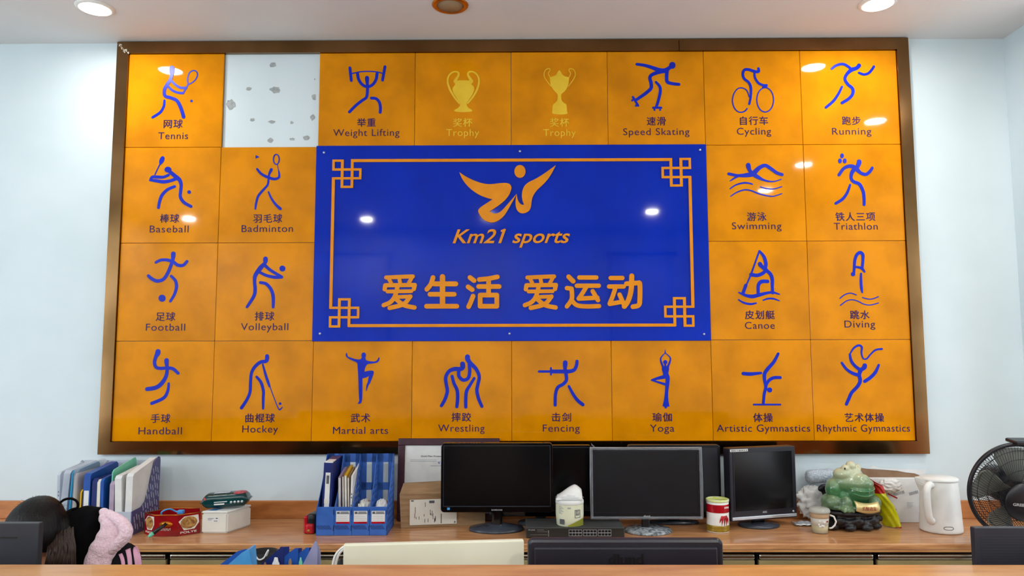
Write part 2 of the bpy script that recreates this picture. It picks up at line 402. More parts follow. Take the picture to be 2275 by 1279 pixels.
def offscreen_window(n, x, y0, y1, z0, z1, bars):
    fr = MB(); t = .05
    for a, b in ((z0, z0 + t), (z1 - t, z1)): fr.box((x - .03, y0, a), (x + .03, y1, b), .005)
    for k in range(bars + 1):
        yy = y0 + (y1 - y0 - t) * k / bars; fr.box((x - .03, yy, z0 + t), (x + .03, yy + t, z1 - t), .005)
    o = struct('window_%d' % n, fr, WHITE)
    part('pane', MB().box((x - .004, y0 + .01, z0 + .01), (x + .004, y1 - .01, z1 - .01)), GLASS, o)
    return o
offscreen_window(1, XR2 + .05, -2.2, -.6, .6, 2.5, 2)  # unseen window, added as an opening for the right fill light
offscreen_window(2, XL - .05, -4.3, -1.8, .8, 2.75, 3)  # made-up window out of view, put in for the left fill light
offscreen_window(3, XR2 + .05, -5.16, -4.64, .7, 1.6, 1)

# ------------------------------------------------------------------ wall sign: frame, tiles, central panel
fr = thing('metal_surround', 'wide bronze metal frame edging the orange sign wall', 'frame', (0, 0, ZT))
o_, i_ = (2.06, 1.062), (2.0, 1.0); y0, y1 = -.012, YW
def rail(p): part('frame_rail', MB().poly(p, y0, y1), BRONZE, fr)
rail([(-o_[0], o_[1]), (-i_[0], i_[1]), (.872, i_[1]), (.872, o_[1])])
rail([(.875, o_[1]), (.875, i_[1]), (i_[0], i_[1]), (o_[0], o_[1])])
rail([(-o_[0], -o_[1]), (o_[0], -o_[1]), (i_[0], -i_[1]), (-i_[0], -i_[1])])
rail([(-o_[0], o_[1]), (-o_[0], -o_[1]), (-i_[0], -i_[1]), (-i_[0], i_[1])])
rail([(o_[0], o_[1]), (i_[0], i_[1]), (i_[0], -i_[1]), (o_[0], -o_[1])])
pm = MB(); random.seed(3)
for k in range(26):
    t = random.random(); x = -2.052 + .052 * t + random.uniform(-.006, .006); z = 1.05 - .05 * t + random.uniform(-.008, .004); r = random.uniform(.001, .005)
    pm.ell((x, y0, z), (r, .0012, r * random.uniform(.5, 1.2)), 8, 5)
part('putty', pm, PUTTY, fr, 'white putty crusted on the upper left mitre')

def zf(ox, oy, sc): return lambda x, y: (ox + x / sc, oy + y / sc)
Z = dict(A=(220, 80, 4.55), B=(700, 90, 5.1705), C=(1130, 90, 5.1705), D=(1560, 80, 4.7396), E=(250, 320, 4.9457), F=(240, 535, 4.8404), G=(1560, 320, 4.8404),
         H=(1560, 530, 4.7396), I=(220, 750, 4.7396), J=(690, 750, 5.0556), K=(1130, 750, 4.9457), L=(1570, 750, 4.505), M=(690, 320, 2.9067), N=(1130, 320, 2.9067), O=(1000, 340, 5.8143))
MPX = .5 / 218.0        # metres per photo pixel on the sign, on average
def wallpt(zk, p, Y=0):
    ox, oy, sc = Z[zk]; q = PY(ox + p[0] / sc, oy + p[1] / sc, Y); return (q.x, q.z)
def picto(zk, items, org, dep=.0022, Y=0):
    """strokes ('s', width, points), closed strokes ('c'), discs ('d', x, y, rx[, ry]) and filled outlines ('f', points)"""
    mb = MB(); sc = Z[zk][2]; cx, cz = org
    def loc(p): q = wallpt(zk, p, Y); return (q[0] - cx, q[1] - cz)
    dep0 = dep
    for n_it, it in enumerate(items):
        dep = dep0 - .00013 * n_it
        if it[0] in 'sc':
            wd = it[1]; wd = [v / sc * MPX for v in wd] if isinstance(wd, (list, tuple)) else wd / sc * MPX
            mb.ribbon([loc(p) for p in it[2]], wd, Y - dep, Y, closed=it[0] == 'c')
        elif it[0] == 'd':
            rx = it[3]; ry = it[4] if len(it) > 4 else rx
            mb.poly([loc((it[1] + rx * math.cos(2 * PI * k / 28), it[2] + ry * math.sin(2 * PI * k / 28))) for k in range(28)], Y - dep, Y)
        else: mb.poly(soften([loc(p) for p in it[1]]), Y - dep, Y)
    return mb
def soften(pts, it=2):
    for _ in range(it):
        o = []; n = len(pts)
        for i in range(n):
            a, b, c = pts[i - 1], pts[i], pts[(i + 1) % n]
            v1 = (a[0] - b[0], a[1] - b[1]); v2 = (c[0] - b[0], c[1] - b[1]); l = math.hypot(*v1) * math.hypot(*v2) or 1
            if (v1[0] * v2[0] + v1[1] * v2[1]) / l > -.25: o.append(b)
            else:
                o.append((b[0] + v1[0] * .22, b[1] + v1[1] * .22)); o.append((b[0] + v2[0] * .22, b[1] + v2[1] * .22))
        pts = o
    return pts
def ov(cx, cy, rx, ry, n=16): return [(cx + rx * math.cos(2 * PI * k / n), cy + ry * math.sin(2 * PI * k / n)) for k in range(n)]
s, c, d, f = 's', 'c', 'd', 'f'
TILES = [
 (0, 0, 'Tennis', 'tennis player swinging a racket at a ball', '网球', 385, 275, 42, 385, 301, 66, 'A', [
  (s, [52, 52], [(738, 325), (738, 365)]), (s, [38, 36, 34, 34, 34, 36, 36, 36, 36], [(738, 380), (722, 440), (688, 492), (662, 545), (668, 605), (725, 625), (785, 652), (818, 705), (842, 770), (855, 818)]),
  (s, 26, [(725, 445), (770, 490), (820, 522), (882, 524)]), (s, 26, [(690, 500), (740, 548), (795, 572), (848, 578)]), (s, 18, [(882, 524), (852, 578)]),
  (s, 14, [(885, 520), (902, 486)]), (c, 13, [(902, 484), (896, 430), (915, 372), (957, 349), (990, 367), (992, 410), (962, 455), (920, 482)]),
  (s, [22, 26, 28, 28, 26], [(662, 652), (655, 710), (625, 765), (582, 798), (542, 822)]), (d, 935, 657, 13)]),
 (2, 0, 'Weight Lifting', 'weight lifter raising a barbell', '举重', 814, 272, 41, 814, 294, 147, 'B', [
  (s, 32, [(400, 315), (416, 460)]), (s, 32, [(803, 302), (775, 456)]), (s, 13, [(425, 380), (520, 360), (630, 355), (720, 363), (775, 378)]),
  (s, 34, [(488, 380), (500, 445), (540, 505), (600, 532), (660, 508), (700, 450), (712, 380)]), (s, [48, 46, 34, 34], [(597, 430), (597, 455), (600, 490), (603, 545)]),
  (s, 34, [(603, 535), (600, 600), (588, 655), (540, 690), (470, 745), (395, 820)]), (s, 34, [(648, 662), (700, 668), (738, 710), (751, 770), (748, 825)])]),
 (3, 0, 'Trophy', 'yellow trophy with thick curled handles', '奖杯', 1028, 272, 42, 1028, 294, 73, 'B', [
  (f, [(1595, 482), (1622, 460), (1710, 457), (1795, 460), (1815, 480), (1793, 502), (1825, 530), (1830, 570), (1810, 620), (1770, 680), (1738, 722), (1745, 750), (1760, 775), (1800, 795), (1808, 810), (1790, 820), (1702, 825), (1612, 820), (1595, 805), (1610, 793), (1645, 775), (1668, 745), (1662, 722), (1620, 652), (1585, 600), (1575, 552), (1600, 522), (1612, 502)]),
  (s, [36, 26, 22, 18, 20, 24, 22, 18], [(1607, 468), (1648, 400), (1638, 364), (1590, 362), (1540, 402), (1523, 470), (1548, 560), (1600, 650), (1655, 722)]), (s, [36, 26, 22, 18, 20, 24, 22, 18], [(1800, 468), (1758, 400), (1770, 364), (1818, 362), (1866, 402), (1883, 470), (1862, 560), (1812, 650), (1752, 722)])]),
 (4, 0, 'Trophy', 'yellow trophy with thin wire handles and a lid', '奖杯', 1243, 272, 42, 1243, 294, 72, 'C', [
  (f, [(472, 425), (520, 410), (550, 395), (560, 365), (582, 342), (605, 365), (615, 395), (650, 415), (695, 422), (692, 470), (680, 530), (650, 580), (610, 612), (602, 628), (607, 690), (632, 715), (668, 735), (670, 820), (680, 835), (660, 848), (585, 852), (510, 845), (497, 830), (503, 815), (503, 740), (538, 715), (560, 690), (565, 628), (555, 610), (515, 570), (485, 520), (475, 470)]),
  (s, 9, [(485, 525), (425, 445), (406, 390), (425, 340), (465, 322), (475, 345), (455, 378), (476, 420)]), (s, 9, [(688, 525), (745, 445), (765, 390), (750, 340), (710, 322), (692, 345), (712, 378), (696, 420)])]),
 (5, 0, 'Speed Skating', 'roller skater bending forward', '速滑', 1458, 269, 42, 1458, 292, 147, 'C', [
  (d, 1880, 286, 37, 39), (s, [32, 36, 42, 56, 50, 40], [(1472, 273), (1560, 286), (1650, 312), (1740, 345), (1805, 340), (1862, 302)]),
  (s, [46, 44, 40, 40, 40, 40, 40, 36, 34], [(1800, 350), (1720, 365), (1645, 395), (1622, 432), (1636, 490), (1634, 550), (1580, 602), (1520, 645), (1462, 685)]),
  (s, [44, 40, 40, 38, 36], [(1820, 335), (1815, 415), (1822, 474), (1870, 494), (1955, 504)]), (s, [28, 34, 36, 34, 32], [(1692, 478), (1735, 530), (1741, 590), (1722, 680), (1698, 760)]),
  (s, 26, [(1427, 650), (1488, 748)]), (d, 1421, 688, 13), (d, 1464, 748, 13), (s, 26, [(1660, 772), (1752, 772)]), (d, 1675, 796, 12), (d, 1740, 796, 12)]),
 (6, 0, 'Cycling', 'cyclist riding a bicycle', '自行车', 1675, 268, 62, 1675, 291, 76, 'D', [
  (s, [26, 30, 32, 30, 30, 28, 28, 28, 28, 28, 24, 22], [(592, 342), (592, 375), (545, 372), (490, 354), (445, 358), (427, 400), (442, 450), (488, 488), (512, 545), (510, 640), (495, 716)]),
  (s, [22, 24, 26, 28], [(550, 385), (556, 440), (592, 495), (640, 518), (676, 520)]), (s, 18, [(640, 538), (676, 534)]),
  (s, [10, 12, 12, 12, 12, 12, 12, 14, 14], [(494, 640), (470, 575), (425, 548), (375, 555), (335, 605), (318, 680), (335, 750), (370, 792), (412, 803), (450, 790), (472, 765)]), (c, 12, ov(663, 672, 88, 128))]),
 (7, 0, 'Running', 'runner in full stride', '跑步', 1891, 268, 41, 1892, 291, 87, 'D', [
  (s, [44, 40, 44, 34, 32, 34, 34, 32, 32], [(1650, 312), (1625, 338), (1570, 358), (1522, 402), (1502, 455), (1532, 508), (1582, 555), (1582, 612), (1540, 662), (1472, 704)]),
  (s, 29, [(1365, 344), (1410, 311), (1480, 296), (1540, 325), (1575, 358)]), (s, [24, 28, 28, 26], [(1650, 388), (1700, 405), (1750, 392), (1785, 355), (1807, 322)]), (s, [24, 28, 30, 28], [(1470, 535), (1432, 612), (1380, 685), (1302, 752)])]),
 (0, 1, 'Baseball', 'baseball batter swinging at a ball', '棒球', 377, 485, 42, 376, 508, 86, 'E', [
  (f, [(517, 228), (512, 185), (530, 145), (555, 130), (572, 145), (570, 180), (545, 215), (520, 233)]), (s, 11, [(516, 230), (466, 335)]), (d, 610, 281, 38, 32),
  (s, [40, 44, 44, 36, 34, 34, 36, 34], [(632, 305), (680, 345), (735, 392), (754, 445), (750, 510), (746, 580), (785, 640), (862, 685)]), (s, [24, 34, 36, 34, 32, 30], [(414, 398), (440, 362), (500, 362), (560, 362), (615, 340)]),
  (s, [20, 36, 40, 34, 40], [(412, 396), (470, 402), (560, 414), (640, 402), (710, 375)]), (s, [32, 34, 36, 34, 32], [(682, 466), (605, 500), (545, 560), (518, 630), (505, 698)]), (d, 842, 527, 20)]),
 (1, 1, 'Badminton', 'badminton player with racket and shuttlecock', '羽毛球', 595, 485, 64, 594, 507, 114, 'E', [
  (f, [(1573, 122), (1613, 140), (1573, 160)]), (c, 12, ov(1800, 168, 32, 55)), (s, 7, [(1812, 225), (1826, 300)]), (s, [24, 28, 32, 30, 24, 14], [(1590, 275), (1632, 325), (1700, 362), (1780, 384), (1830, 362), (1827, 296)]),
  (s, [30, 32, 22, 20], [(1745, 278), (1738, 296), (1722, 330), (1715, 380)]), (s, [20, 24, 26, 28, 26, 24, 18], [(1714, 390), (1703, 450), (1652, 508), (1602, 570), (1580, 640), (1569, 712)]), (s, [16, 22, 28, 34], [(1714, 525), (1742, 590), (1790, 660), (1843, 710)])]),
 (0, 2, 'Football', 'footballer kicking a ball', '足球', 368, 703, 43, 368, 726, 87, 'F', [
  (s, [48, 46, 36, 36, 36, 36, 38, 36, 32], [(703, 138), (702, 160), (696, 205), (682, 250), (648, 335), (598, 410), (530, 431), (470, 406), (435, 375)]),
  (s, [28, 32, 34, 36, 34, 30], [(516, 231), (570, 206), (640, 206), (702, 226), (750, 260), (808, 262), (850, 220)]), (s, [28, 32, 34, 30, 28], [(680, 378), (726, 430), (736, 500), (712, 580), (671, 648)]), (d, 582, 616, 38)]),
 (1, 2, 'Volleyball', 'volleyball player digging a ball', '排球', 588, 702, 43, 588, 725, 105, 'F', [
  (s, [48, 50, 36, 50, 42, 34, 34, 36, 36, 28], [(1694, 192), (1693, 212), (1686, 240), (1640, 290), (1585, 370), (1576, 440), (1582, 520), (1568, 595), (1495, 710)]), (s, [36, 32, 30], [(1680, 255), (1750, 316), (1868, 386)]), (s, [30, 32, 36, 30], [(1620, 330), (1700, 370), (1790, 390), (1868, 390)]),
  (s, [32, 34, 36, 36, 28], [(1640, 448), (1700, 462), (1752, 520), (1776, 600), (1776, 712)]), (d, 1876, 297, 32)]),
 (6, 1, 'Swimming', 'crawl swimmer above wavy water', '游泳', 1681, 481, 43, 1681, 501, 110, 'G', [
  (s, [48, 50, 36, 40], [(495, 226), (498, 245), (512, 285), (540, 318)]), (s, [32, 30, 46, 56, 44, 38, 38, 36, 34], [(286, 320), (380, 338), (470, 335), (545, 318), (610, 258), (675, 230), (735, 262), (800, 308), (858, 328)]),
  (s, [50, 42, 24, 16, 12, 10], [(545, 322), (600, 356), (660, 386), (730, 402), (790, 398), (850, 378)]), (s, [24, 18, 10], [(385, 345), (340, 370), (300, 396)]),
  (s, [12, 16, 20, 18, 14], [(300, 480), (360, 440), (440, 418), (500, 420), (540, 432)]), (s, 12, [(626, 460), (680, 476), (750, 483), (800, 475), (855, 457)]), (s, [10, 14, 16, 16, 14, 12, 12], [(305, 562), (370, 520), (450, 493), (520, 499), (600, 530), (700, 556), (770, 560), (855, 533)])]),
 (7, 1, 'Triathlon', 'runner with three ovals above the arm', '铁人三项', 1900, 481, 88, 1901, 502, 97, 'G', [
  (d, 1503, 126, 20, 26), (d, 1480, 181, 20, 26), (d, 1532, 181, 20, 26), (s, [48, 50, 42], [(1687, 188), (1685, 205), (1668, 245)]), (s, [32, 34, 40, 52, 36, 36, 34, 30], [(1470, 332), (1522, 262), (1590, 237), (1648, 258), (1700, 308), (1758, 326), (1800, 297), (1828, 256)]),
  (s, [50, 40, 34, 36, 38, 36, 34, 32], [(1645, 258), (1608, 310), (1602, 370), (1630, 405), (1690, 432), (1730, 510), (1740, 590), (1740, 650)]), (s, [22, 30, 32, 30], [(1590, 438), (1560, 520), (1510, 590), (1436, 638)])]),
 (6, 2, 'Canoe', 'canoeist kneeling with a paddle over waves', '皮划艇', 1688, 699, 66, 1688, 722, 66, 'H', [
  (s, 18, [(602, 128), (512, 380)]), (s, [18, 14], [(510, 385), (468, 480)]), (s, [34, 34], [(460, 490), (430, 572)]), (s, [22, 34, 38, 36, 38, 36, 32, 30], [(604, 132), (650, 190), (670, 260), (668, 320), (718, 372), (737, 425), (738, 500), (742, 572)]),
  (s, [44, 46, 36, 36], [(608, 266), (614, 278), (642, 308), (672, 330)]), (s, [40, 38, 34], [(515, 378), (580, 386), (640, 362), (672, 330)]), (s, [38, 40, 36, 32], [(688, 450), (625, 452), (592, 490), (590, 575)]),
  (s, [14, 30, 40, 38, 30, 26, 12], [(385, 566), (450, 594), (525, 608), (600, 592), (680, 572), (745, 566), (814, 586)]), (s, [14, 22, 24, 16], [(382, 642), (440, 675), (510, 688), (568, 678)]), (s, [14, 20, 20, 10], [(642, 648), (690, 632), (750, 632), (814, 654)])]),
 (7, 2, 'Diving', 'diver folded above the water', '跳水', 1910, 699, 43, 1910, 719, 68, 'H', [
  (d, 1588, 373, 23), (s, [26, 28, 30, 32, 36, 34, 30, 28], [(1596, 365), (1601, 300), (1606, 230), (1626, 172), (1660, 147), (1690, 168), (1691, 230), (1684, 305)]), (s, [20, 26, 28, 20], [(1605, 298), (1650, 302), (1685, 318), (1708, 348)]), (s, [20, 28, 30, 16], [(1672, 368), (1671, 440), (1676, 520), (1685, 566)]),
  (s, 11, [(1450, 628), (1500, 590), (1560, 573), (1622, 591)]), (s, 11, [(1688, 619), (1740, 634), (1790, 634), (1854, 611)]), (s, 11, [(1455, 702), (1520, 655), (1580, 643), (1640, 658), (1700, 688), (1770, 698), (1854, 677)])]),
 (0, 3, 'Handball', 'handball player with raised throwing arm', '手球', 357, 929, 43, 356, 956, 96, 'I', [
  (s, [52, 54, 36, 34, 34, 34, 34, 34, 30], [(622, 145), (618, 165), (598, 205), (585, 262), (602, 310), (650, 322), (720, 318), (780, 327), (834, 374)]), (s, [46, 44, 34, 34, 36, 38, 42, 44, 42], [(712, 238), (712, 260), (716, 300), (718, 345), (704, 410), (660, 480), (600, 524), (508, 540)]), (s, [22, 30, 34, 34], [(735, 480), (724, 560), (680, 634), (557, 690)])]),
 (1, 3, 'Hockey', 'hockey player leaning on a stick', '曲棍球', 578, 928, 65, 578, 952, 79, 'I', [
  (s, [38, 42, 38, 36, 34, 30, 30, 30, 32, 32], [(1770, 192), (1770, 215), (1758, 246), (1700, 257), (1642, 305), (1606, 370), (1596, 460), (1590, 570), (1558, 650), (1500, 738)]), (s, [16, 26, 28, 20], [(1725, 280), (1755, 390), (1778, 460), (1796, 512)]), (s, [8, 8, 9, 14, 8], [(1795, 500), (1850, 650), (1885, 735), (1905, 756), (1930, 730)]),
  (s, [26, 30, 30, 28, 22], [(1660, 412), (1706, 470), (1731, 560), (1729, 640), (1728, 745)]), (d, 1907, 693, 14)]),
 (2, 3, 'Martial arts', 'martial artist standing on one leg', '武术', 801, 928, 43, 801, 955, 122, 'J', [
  (d, 597, 197, 25, 32), (f, [(578, 215), (616, 215), (618, 250), (650, 262), (720, 268), (748, 255), (763, 222), (775, 220), (770, 260), (745, 282), (680, 290), (635, 296), (610, 340), (605, 382), (660, 368), (703, 368), (713, 390), (692, 450), (668, 512), (650, 532), (628, 598), (622, 595), (627, 530), (640, 505), (647, 470), (657, 428), (620, 448), (582, 455), (582, 560), (580, 690), (570, 730), (550, 743), (530, 739), (550, 706), (544, 680), (540, 560), (535, 400), (528, 320), (528, 280), (450, 248), (405, 220), (393, 195), (402, 170), (412, 178), (416, 211), (460, 226), (520, 243), (565, 243)])]),
 (3, 3, 'Wrestling', 'two wrestlers grappling', '摔跤', 1025, 926, 43, 1025, 950, 103, 'J', [
  (s, [54, 56, 48, 46, 40, 38, 38, 38, 38, 34], [(1707, 294), (1707, 330), (1680, 352), (1620, 350), (1556, 376), (1518, 445), (1526, 530), (1536, 600), (1510, 690), (1469, 763)]), (s, 38, [(1665, 368), (1666, 430), (1712, 474), (1768, 455), (1787, 385), (1783, 300)]),
  (s, [54, 54, 46, 42, 38, 38, 38, 38, 34], [(1763, 214), (1765, 240), (1790, 280), (1858, 350), (1894, 435), (1880, 520), (1868, 590), (1886, 680), (1924, 770)]), (s, [34, 36, 38, 38, 36], [(1590, 433), (1610, 510), (1646, 590), (1652, 680), (1642, 773)]), (s, [30, 34, 38, 38, 36], [(1838, 455), (1792, 530), (1752, 600), (1743, 690), (1743, 776)])]),
 (4, 3, 'Fencing', 'fencer lunging with a sword', '击剑', 1247, 926, 43, 1247, 950, 82, 'K', [
  (s, [50, 50, 38, 38, 36, 36, 36, 34, 34], [(622, 273), (621, 300), (620, 340), (632, 410), (634, 465), (600, 508), (540, 546), (515, 620), (511, 738)]), (s, 26, [(335, 370), (460, 370)]), (s, 20, [(465, 332), (465, 404)]),
  (s, [42, 42, 42, 38, 36, 34], [(475, 370), (560, 370), (665, 369), (722, 350), (746, 300), (751, 258)]), (s, [28, 34, 38, 38], [(662, 533), (710, 622), (760, 690), (815, 734)])]),
 (5, 3, 'Yoga', 'yoga figure balancing with hands overhead', '瑜伽', 1471, 926, 43, 1471, 950, 54, 'K', [
  (d, 1721, 268, 23, 24), (s, 20, [(1721, 285), (1721, 318)]), (s, [7, 14, 20, 24], [(1720, 166), (1674, 218), (1674, 262), (1696, 318)]), (s, [7, 14, 20, 24], [(1720, 166), (1775, 218), (1768, 272), (1748, 318)]), (s, [3, 15], [(1720, 130), (1720, 168)]),
  (f, [(1684, 310), (1762, 310), (1764, 350), (1752, 390), (1772, 430), (1764, 520), (1752, 600), (1754, 690), (1768, 755), (1742, 757), (1735, 776), (1718, 776), (1710, 757), (1690, 750), (1706, 690), (1718, 600), (1722, 520), (1725, 440), (1695, 410), (1695, 385), (1682, 350)]),
  (s, [46, 34, 18], [(1728, 425), (1650, 442), (1570, 465)]), (s, [16, 22, 30], [(1570, 465), (1640, 487), (1725, 512)])]),
 (6, 3, 'Artistic Gymnastics', 'gymnast doing a handstand on a bar', '体操', 1695, 927, 43, 1696, 950, 207, 'L', [
  (s, [34, 36, 24], [(366, 358), (440, 362), (542, 352)]), (s, [26, 32, 36, 34, 30, 30, 28, 26], [(715, 160), (672, 240), (610, 312), (579, 362), (580, 430), (592, 490), (576, 560), (566, 660)]), (s, [26, 30, 32, 30], [(588, 485), (620, 430), (670, 400), (735, 398)]), (d, 630, 522, 25), (s, 18, [(592, 510), (628, 528)]), (s, 17, [(470, 668), (737, 668)])]),
 (7, 3, 'Rhythmic Gymnastics', 'rhythmic gymnast twirling a ribbon', '艺术体操', 1920, 927, 87, 1918, 950, 206, 'L', [
  (s, [10, 18, 22, 20, 16, 14, 14, 14, 18, 20], [(1432, 165), (1470, 105), (1520, 76), (1552, 95), (1548, 150), (1565, 205), (1600, 210), (1640, 165), (1690, 122), (1752, 112)]), (s, [20, 28, 30, 34], [(1432, 165), (1446, 230), (1482, 280), (1530, 318)]), (s, [44, 44, 36, 36], [(1582, 278), (1575, 298), (1548, 320), (1530, 350)]),
  (s, [24, 28, 32, 36], [(1352, 252), (1400, 315), (1460, 355), (1525, 375)]), (s, [36, 36, 36, 34, 32, 32, 30], [(1538, 322), (1526, 375), (1536, 430), (1510, 485), (1450, 550), (1422, 610), (1398, 664)]), (s, [32, 34, 32, 22], [(1582, 436), (1640, 396), (1690, 342), (1722, 272)])]),
]
for (ci, ri, en, desc, cn, ccx, ccy, cw, ex, ey, ew, zk, items) in TILES:
    ox = (ci + .5 - 4) * .5; oz = ZT + (2 - ri - .5) * .5
    gold = en == 'Trophy'
    lab = 'orange wall tile showing a %s' % desc
    t = thing('sport_tile', lab, 'wall tile', (ox, 0, oz), group='orange sport tiles on the wall')
    part('panel', MB().box((-.249, 0, -.249), (.249, .011, .249), .0018, 1), ORANGE, t)
    part('pictogram', picto(zk, items, (ox, oz)), YEL if gold else INK, t, 'raised yellow picture' if gold else None)
    p = PY(ccx, ccy, 0); mm = (PY(ccx + 50, ccy, 0) - PY(ccx - 50, ccy, 0)).x / 100
    part('chinese_caption', fat(text_bm(cn, T(p.x - ox, -.0012, p.z - oz), width=cw * mm, cap=19.5 * mm, ext=.0004, space=1.12), .0006), YEL if gold else TXT, t)
    p = PY(ex, ey, 0)
    part('english_caption', text_bm(en, T(p.x - ox, -.0012, p.z - oz), width=ew * mm, cap=16.5 * mm, bold=-.003, ext=.0004, space=1.08), YEL if gold else TXT, t)
# bare patch where one tile has come off
bx, bz = (1 + .5 - 4) * .5, ZT + .75
bare = thing('backing_board', 'bare white patch with grey glue marks between Tennis and Weight Lifting tiles', 'board', (bx, 0, bz))
part('board', MB().box((-.249, .013, -.249), (.249, YW, .2495)), WALL, bare)
random.seed(11)
for (gx, gy, rx, ry) in [(1757, 293, 36, 28), (2180, 438, 7, 10), (1515, 533, 30, 18), (1782, 545, 58, 34), (2172, 618, 22, 38), (1330, 690, 52, 54), (1550, 848, 26, 18), (1748, 868, 42, 16), (1948, 875, 18, 14), (2160, 822, 26, 34), (1735, 1052, 32, 28), (1952, 1042, 28, 14), (2097, 1030, 34, 24)]:
    pts = []; n = 14
    for k in range(n):
        q = random.uniform(.7, 1.1); a = 2 * PI * k / n
        p = wallpt('A', (gx + rx * q * math.cos(a), gy - ry * q * math.sin(a)), .013); pts.append((p[0] - bx, p[1] - bz))
    part('glue_mark', MB().poly(pts, .0115, .013), GLUE, bare)

# the blue centre panel
bp = thing('company_signboard', 'large blue sign panel with orange border, logo and lettering', 'sign', (0, 0, ZT))
YP = -.007
part('panel', MB().box((-1.005, YP, -.503), (1.0, .011, .503), .0015, 1), BLUE, bp)
bd = MB(); NB = [0]
def seg(zk, path, wd):
    for a, b in zip(path[:-1], path[1:]):
        p, q = wallpt(*a, YP), wallpt(*b, YP); x0_, x1_ = sorted((p[0], q[0])); z0_, z1_ = sorted((p[1] - ZT, q[1] - ZT)); h = wd / 2
        NB[0] += 1; bd.box((x0_ - h, YP - .004 - .00012 * (NB[0] % 9), z0_ - h), (x1_ + h, YP, z1_ + h))
m_ = lambda l: [('M', p) for p in l]
n_ = lambda l: [('N', p) for p in l]
th, tk = .0114, .0152
seg('', m_([(269, 108), (269, 277), (205, 277), (205, 108), (149, 108), (149, 165), (322, 165), (322, 222), (150, 222)]), th)
seg('', n_([(1048, 101), (1048, 268), (1113, 268), (1113, 97), (1169, 97), (1169, 155), (994, 155), (994, 214), (1168, 214)]), th)
seg('', m_([(132, 1057), (308, 1057), (308, 1118), (127, 1118), (127, 1177), (186, 1177), (186, 1002), (250, 1002), (250, 1172)]), th)
seg('', n_([(1190, 1050), (1011, 1050), (1011, 1112), (1191, 1112), (1191, 1172), (1136, 1172), (1136, 995), (1071, 995), (1071, 1168)]), th)
def line(a, b, wd):
    p, q = wallpt(*a, YP), wallpt(*b, YP); dx, dz = q[0] - p[0], q[1] - p[1]; l = math.hypot(dx, dz); nx, nz = -dz / l * wd / 2, dx / l * wd / 2
    bd.poly([(p[0] + nx, p[1] - ZT + nz), (p[0] - nx, p[1] - ZT - nz), (q[0] - nx, q[1] - ZT - nz), (q[0] + nx, q[1] - ZT + nz)], YP - .0055, YP)
line(('M', (262, 108)), ('N', (1055, 101)), tk); line(('M', (243, 1172)), ('N', (1078, 1168)), tk)
line(('M', (149, 216)), ('M', (131, 1063)), tk); line(('N', (1169, 208)), ('N', (1189, 1056)), tk)
part('border', bd, LET, bp)
LG = [(f, [(120, 250), (200, 305), (300, 355), (400, 390), (480, 405), (540, 405), (640, 392), (720, 388), (770, 400), (795, 440), (785, 490), (755, 555), (700, 620), (620, 685), (510, 755), (560, 785), (610, 782), (660, 755), (720, 690), (790, 610), (858, 530), (840, 570), (800, 640), (750, 730), (700, 810), (640, 865), (580, 895), (520, 900), (450, 875), (400, 830), (365, 765), (362, 740), (390, 705), (450, 665), (550, 600), (470, 580), (380, 545), (280, 480), (200, 400), (150, 325)]),
      (f, [(1365, 160), (1320, 250), (1270, 330), (1210, 400), (1120, 480), (1075, 545), (1055, 600), (1045, 700), (1020, 750), (970, 778), (920, 782), (880, 760), (855, 720), (845, 660), (846, 600), (860, 530), (870, 600), (890, 640), (920, 670), (957, 670), (935, 620), (925, 550), (935, 480), (960, 425), (1010, 380), (1110, 335), (1220, 265), (1310, 200)]), (d, 902, 240, 72, 82)]
part('logo', picto('O', LG, (0, ZT), .008, YP), LET, bp)
p = PY(1136, 524, YP)
kl = text_bm('Km21 sports', T(p.x, YP - .004, p.z - ZT), width=260 * MPX, cap=32 * MPX, bold=.012, ext=.004, shear=.32)
fl_ = picto('O', [(s, [28, 22], [(706, 992), (664, 1008)])], (0, ZT), .0078, YP); kl.add(fl_.v, fl_.f)
part('lettering', kl, LET, bp)
AI = [(s, 26, [(490, 862), (575, 858), (662, 855)]), (s, 24, [(508, 872), (522, 898)]), (s, 24, [(575, 872), (580, 898)]), (s, 24, [(652, 868), (635, 898)]), (s, 27, [(480, 938), (484, 912)]), (s, 27, [(484, 912), (674, 910)]), (s, 27, [(674, 910), (668, 936)]), (s, 24, [(498, 952), (652, 950)]),
      (s, 28, [(562, 925), (545, 985), (515, 1022), (474, 1040)]), (s, 24, [(545, 988), (645, 984)]), (s, 28, [(645, 984), (600, 1034), (512, 1058)]), (s, 28, [(552, 1000), (605, 1040), (672, 1055)])]
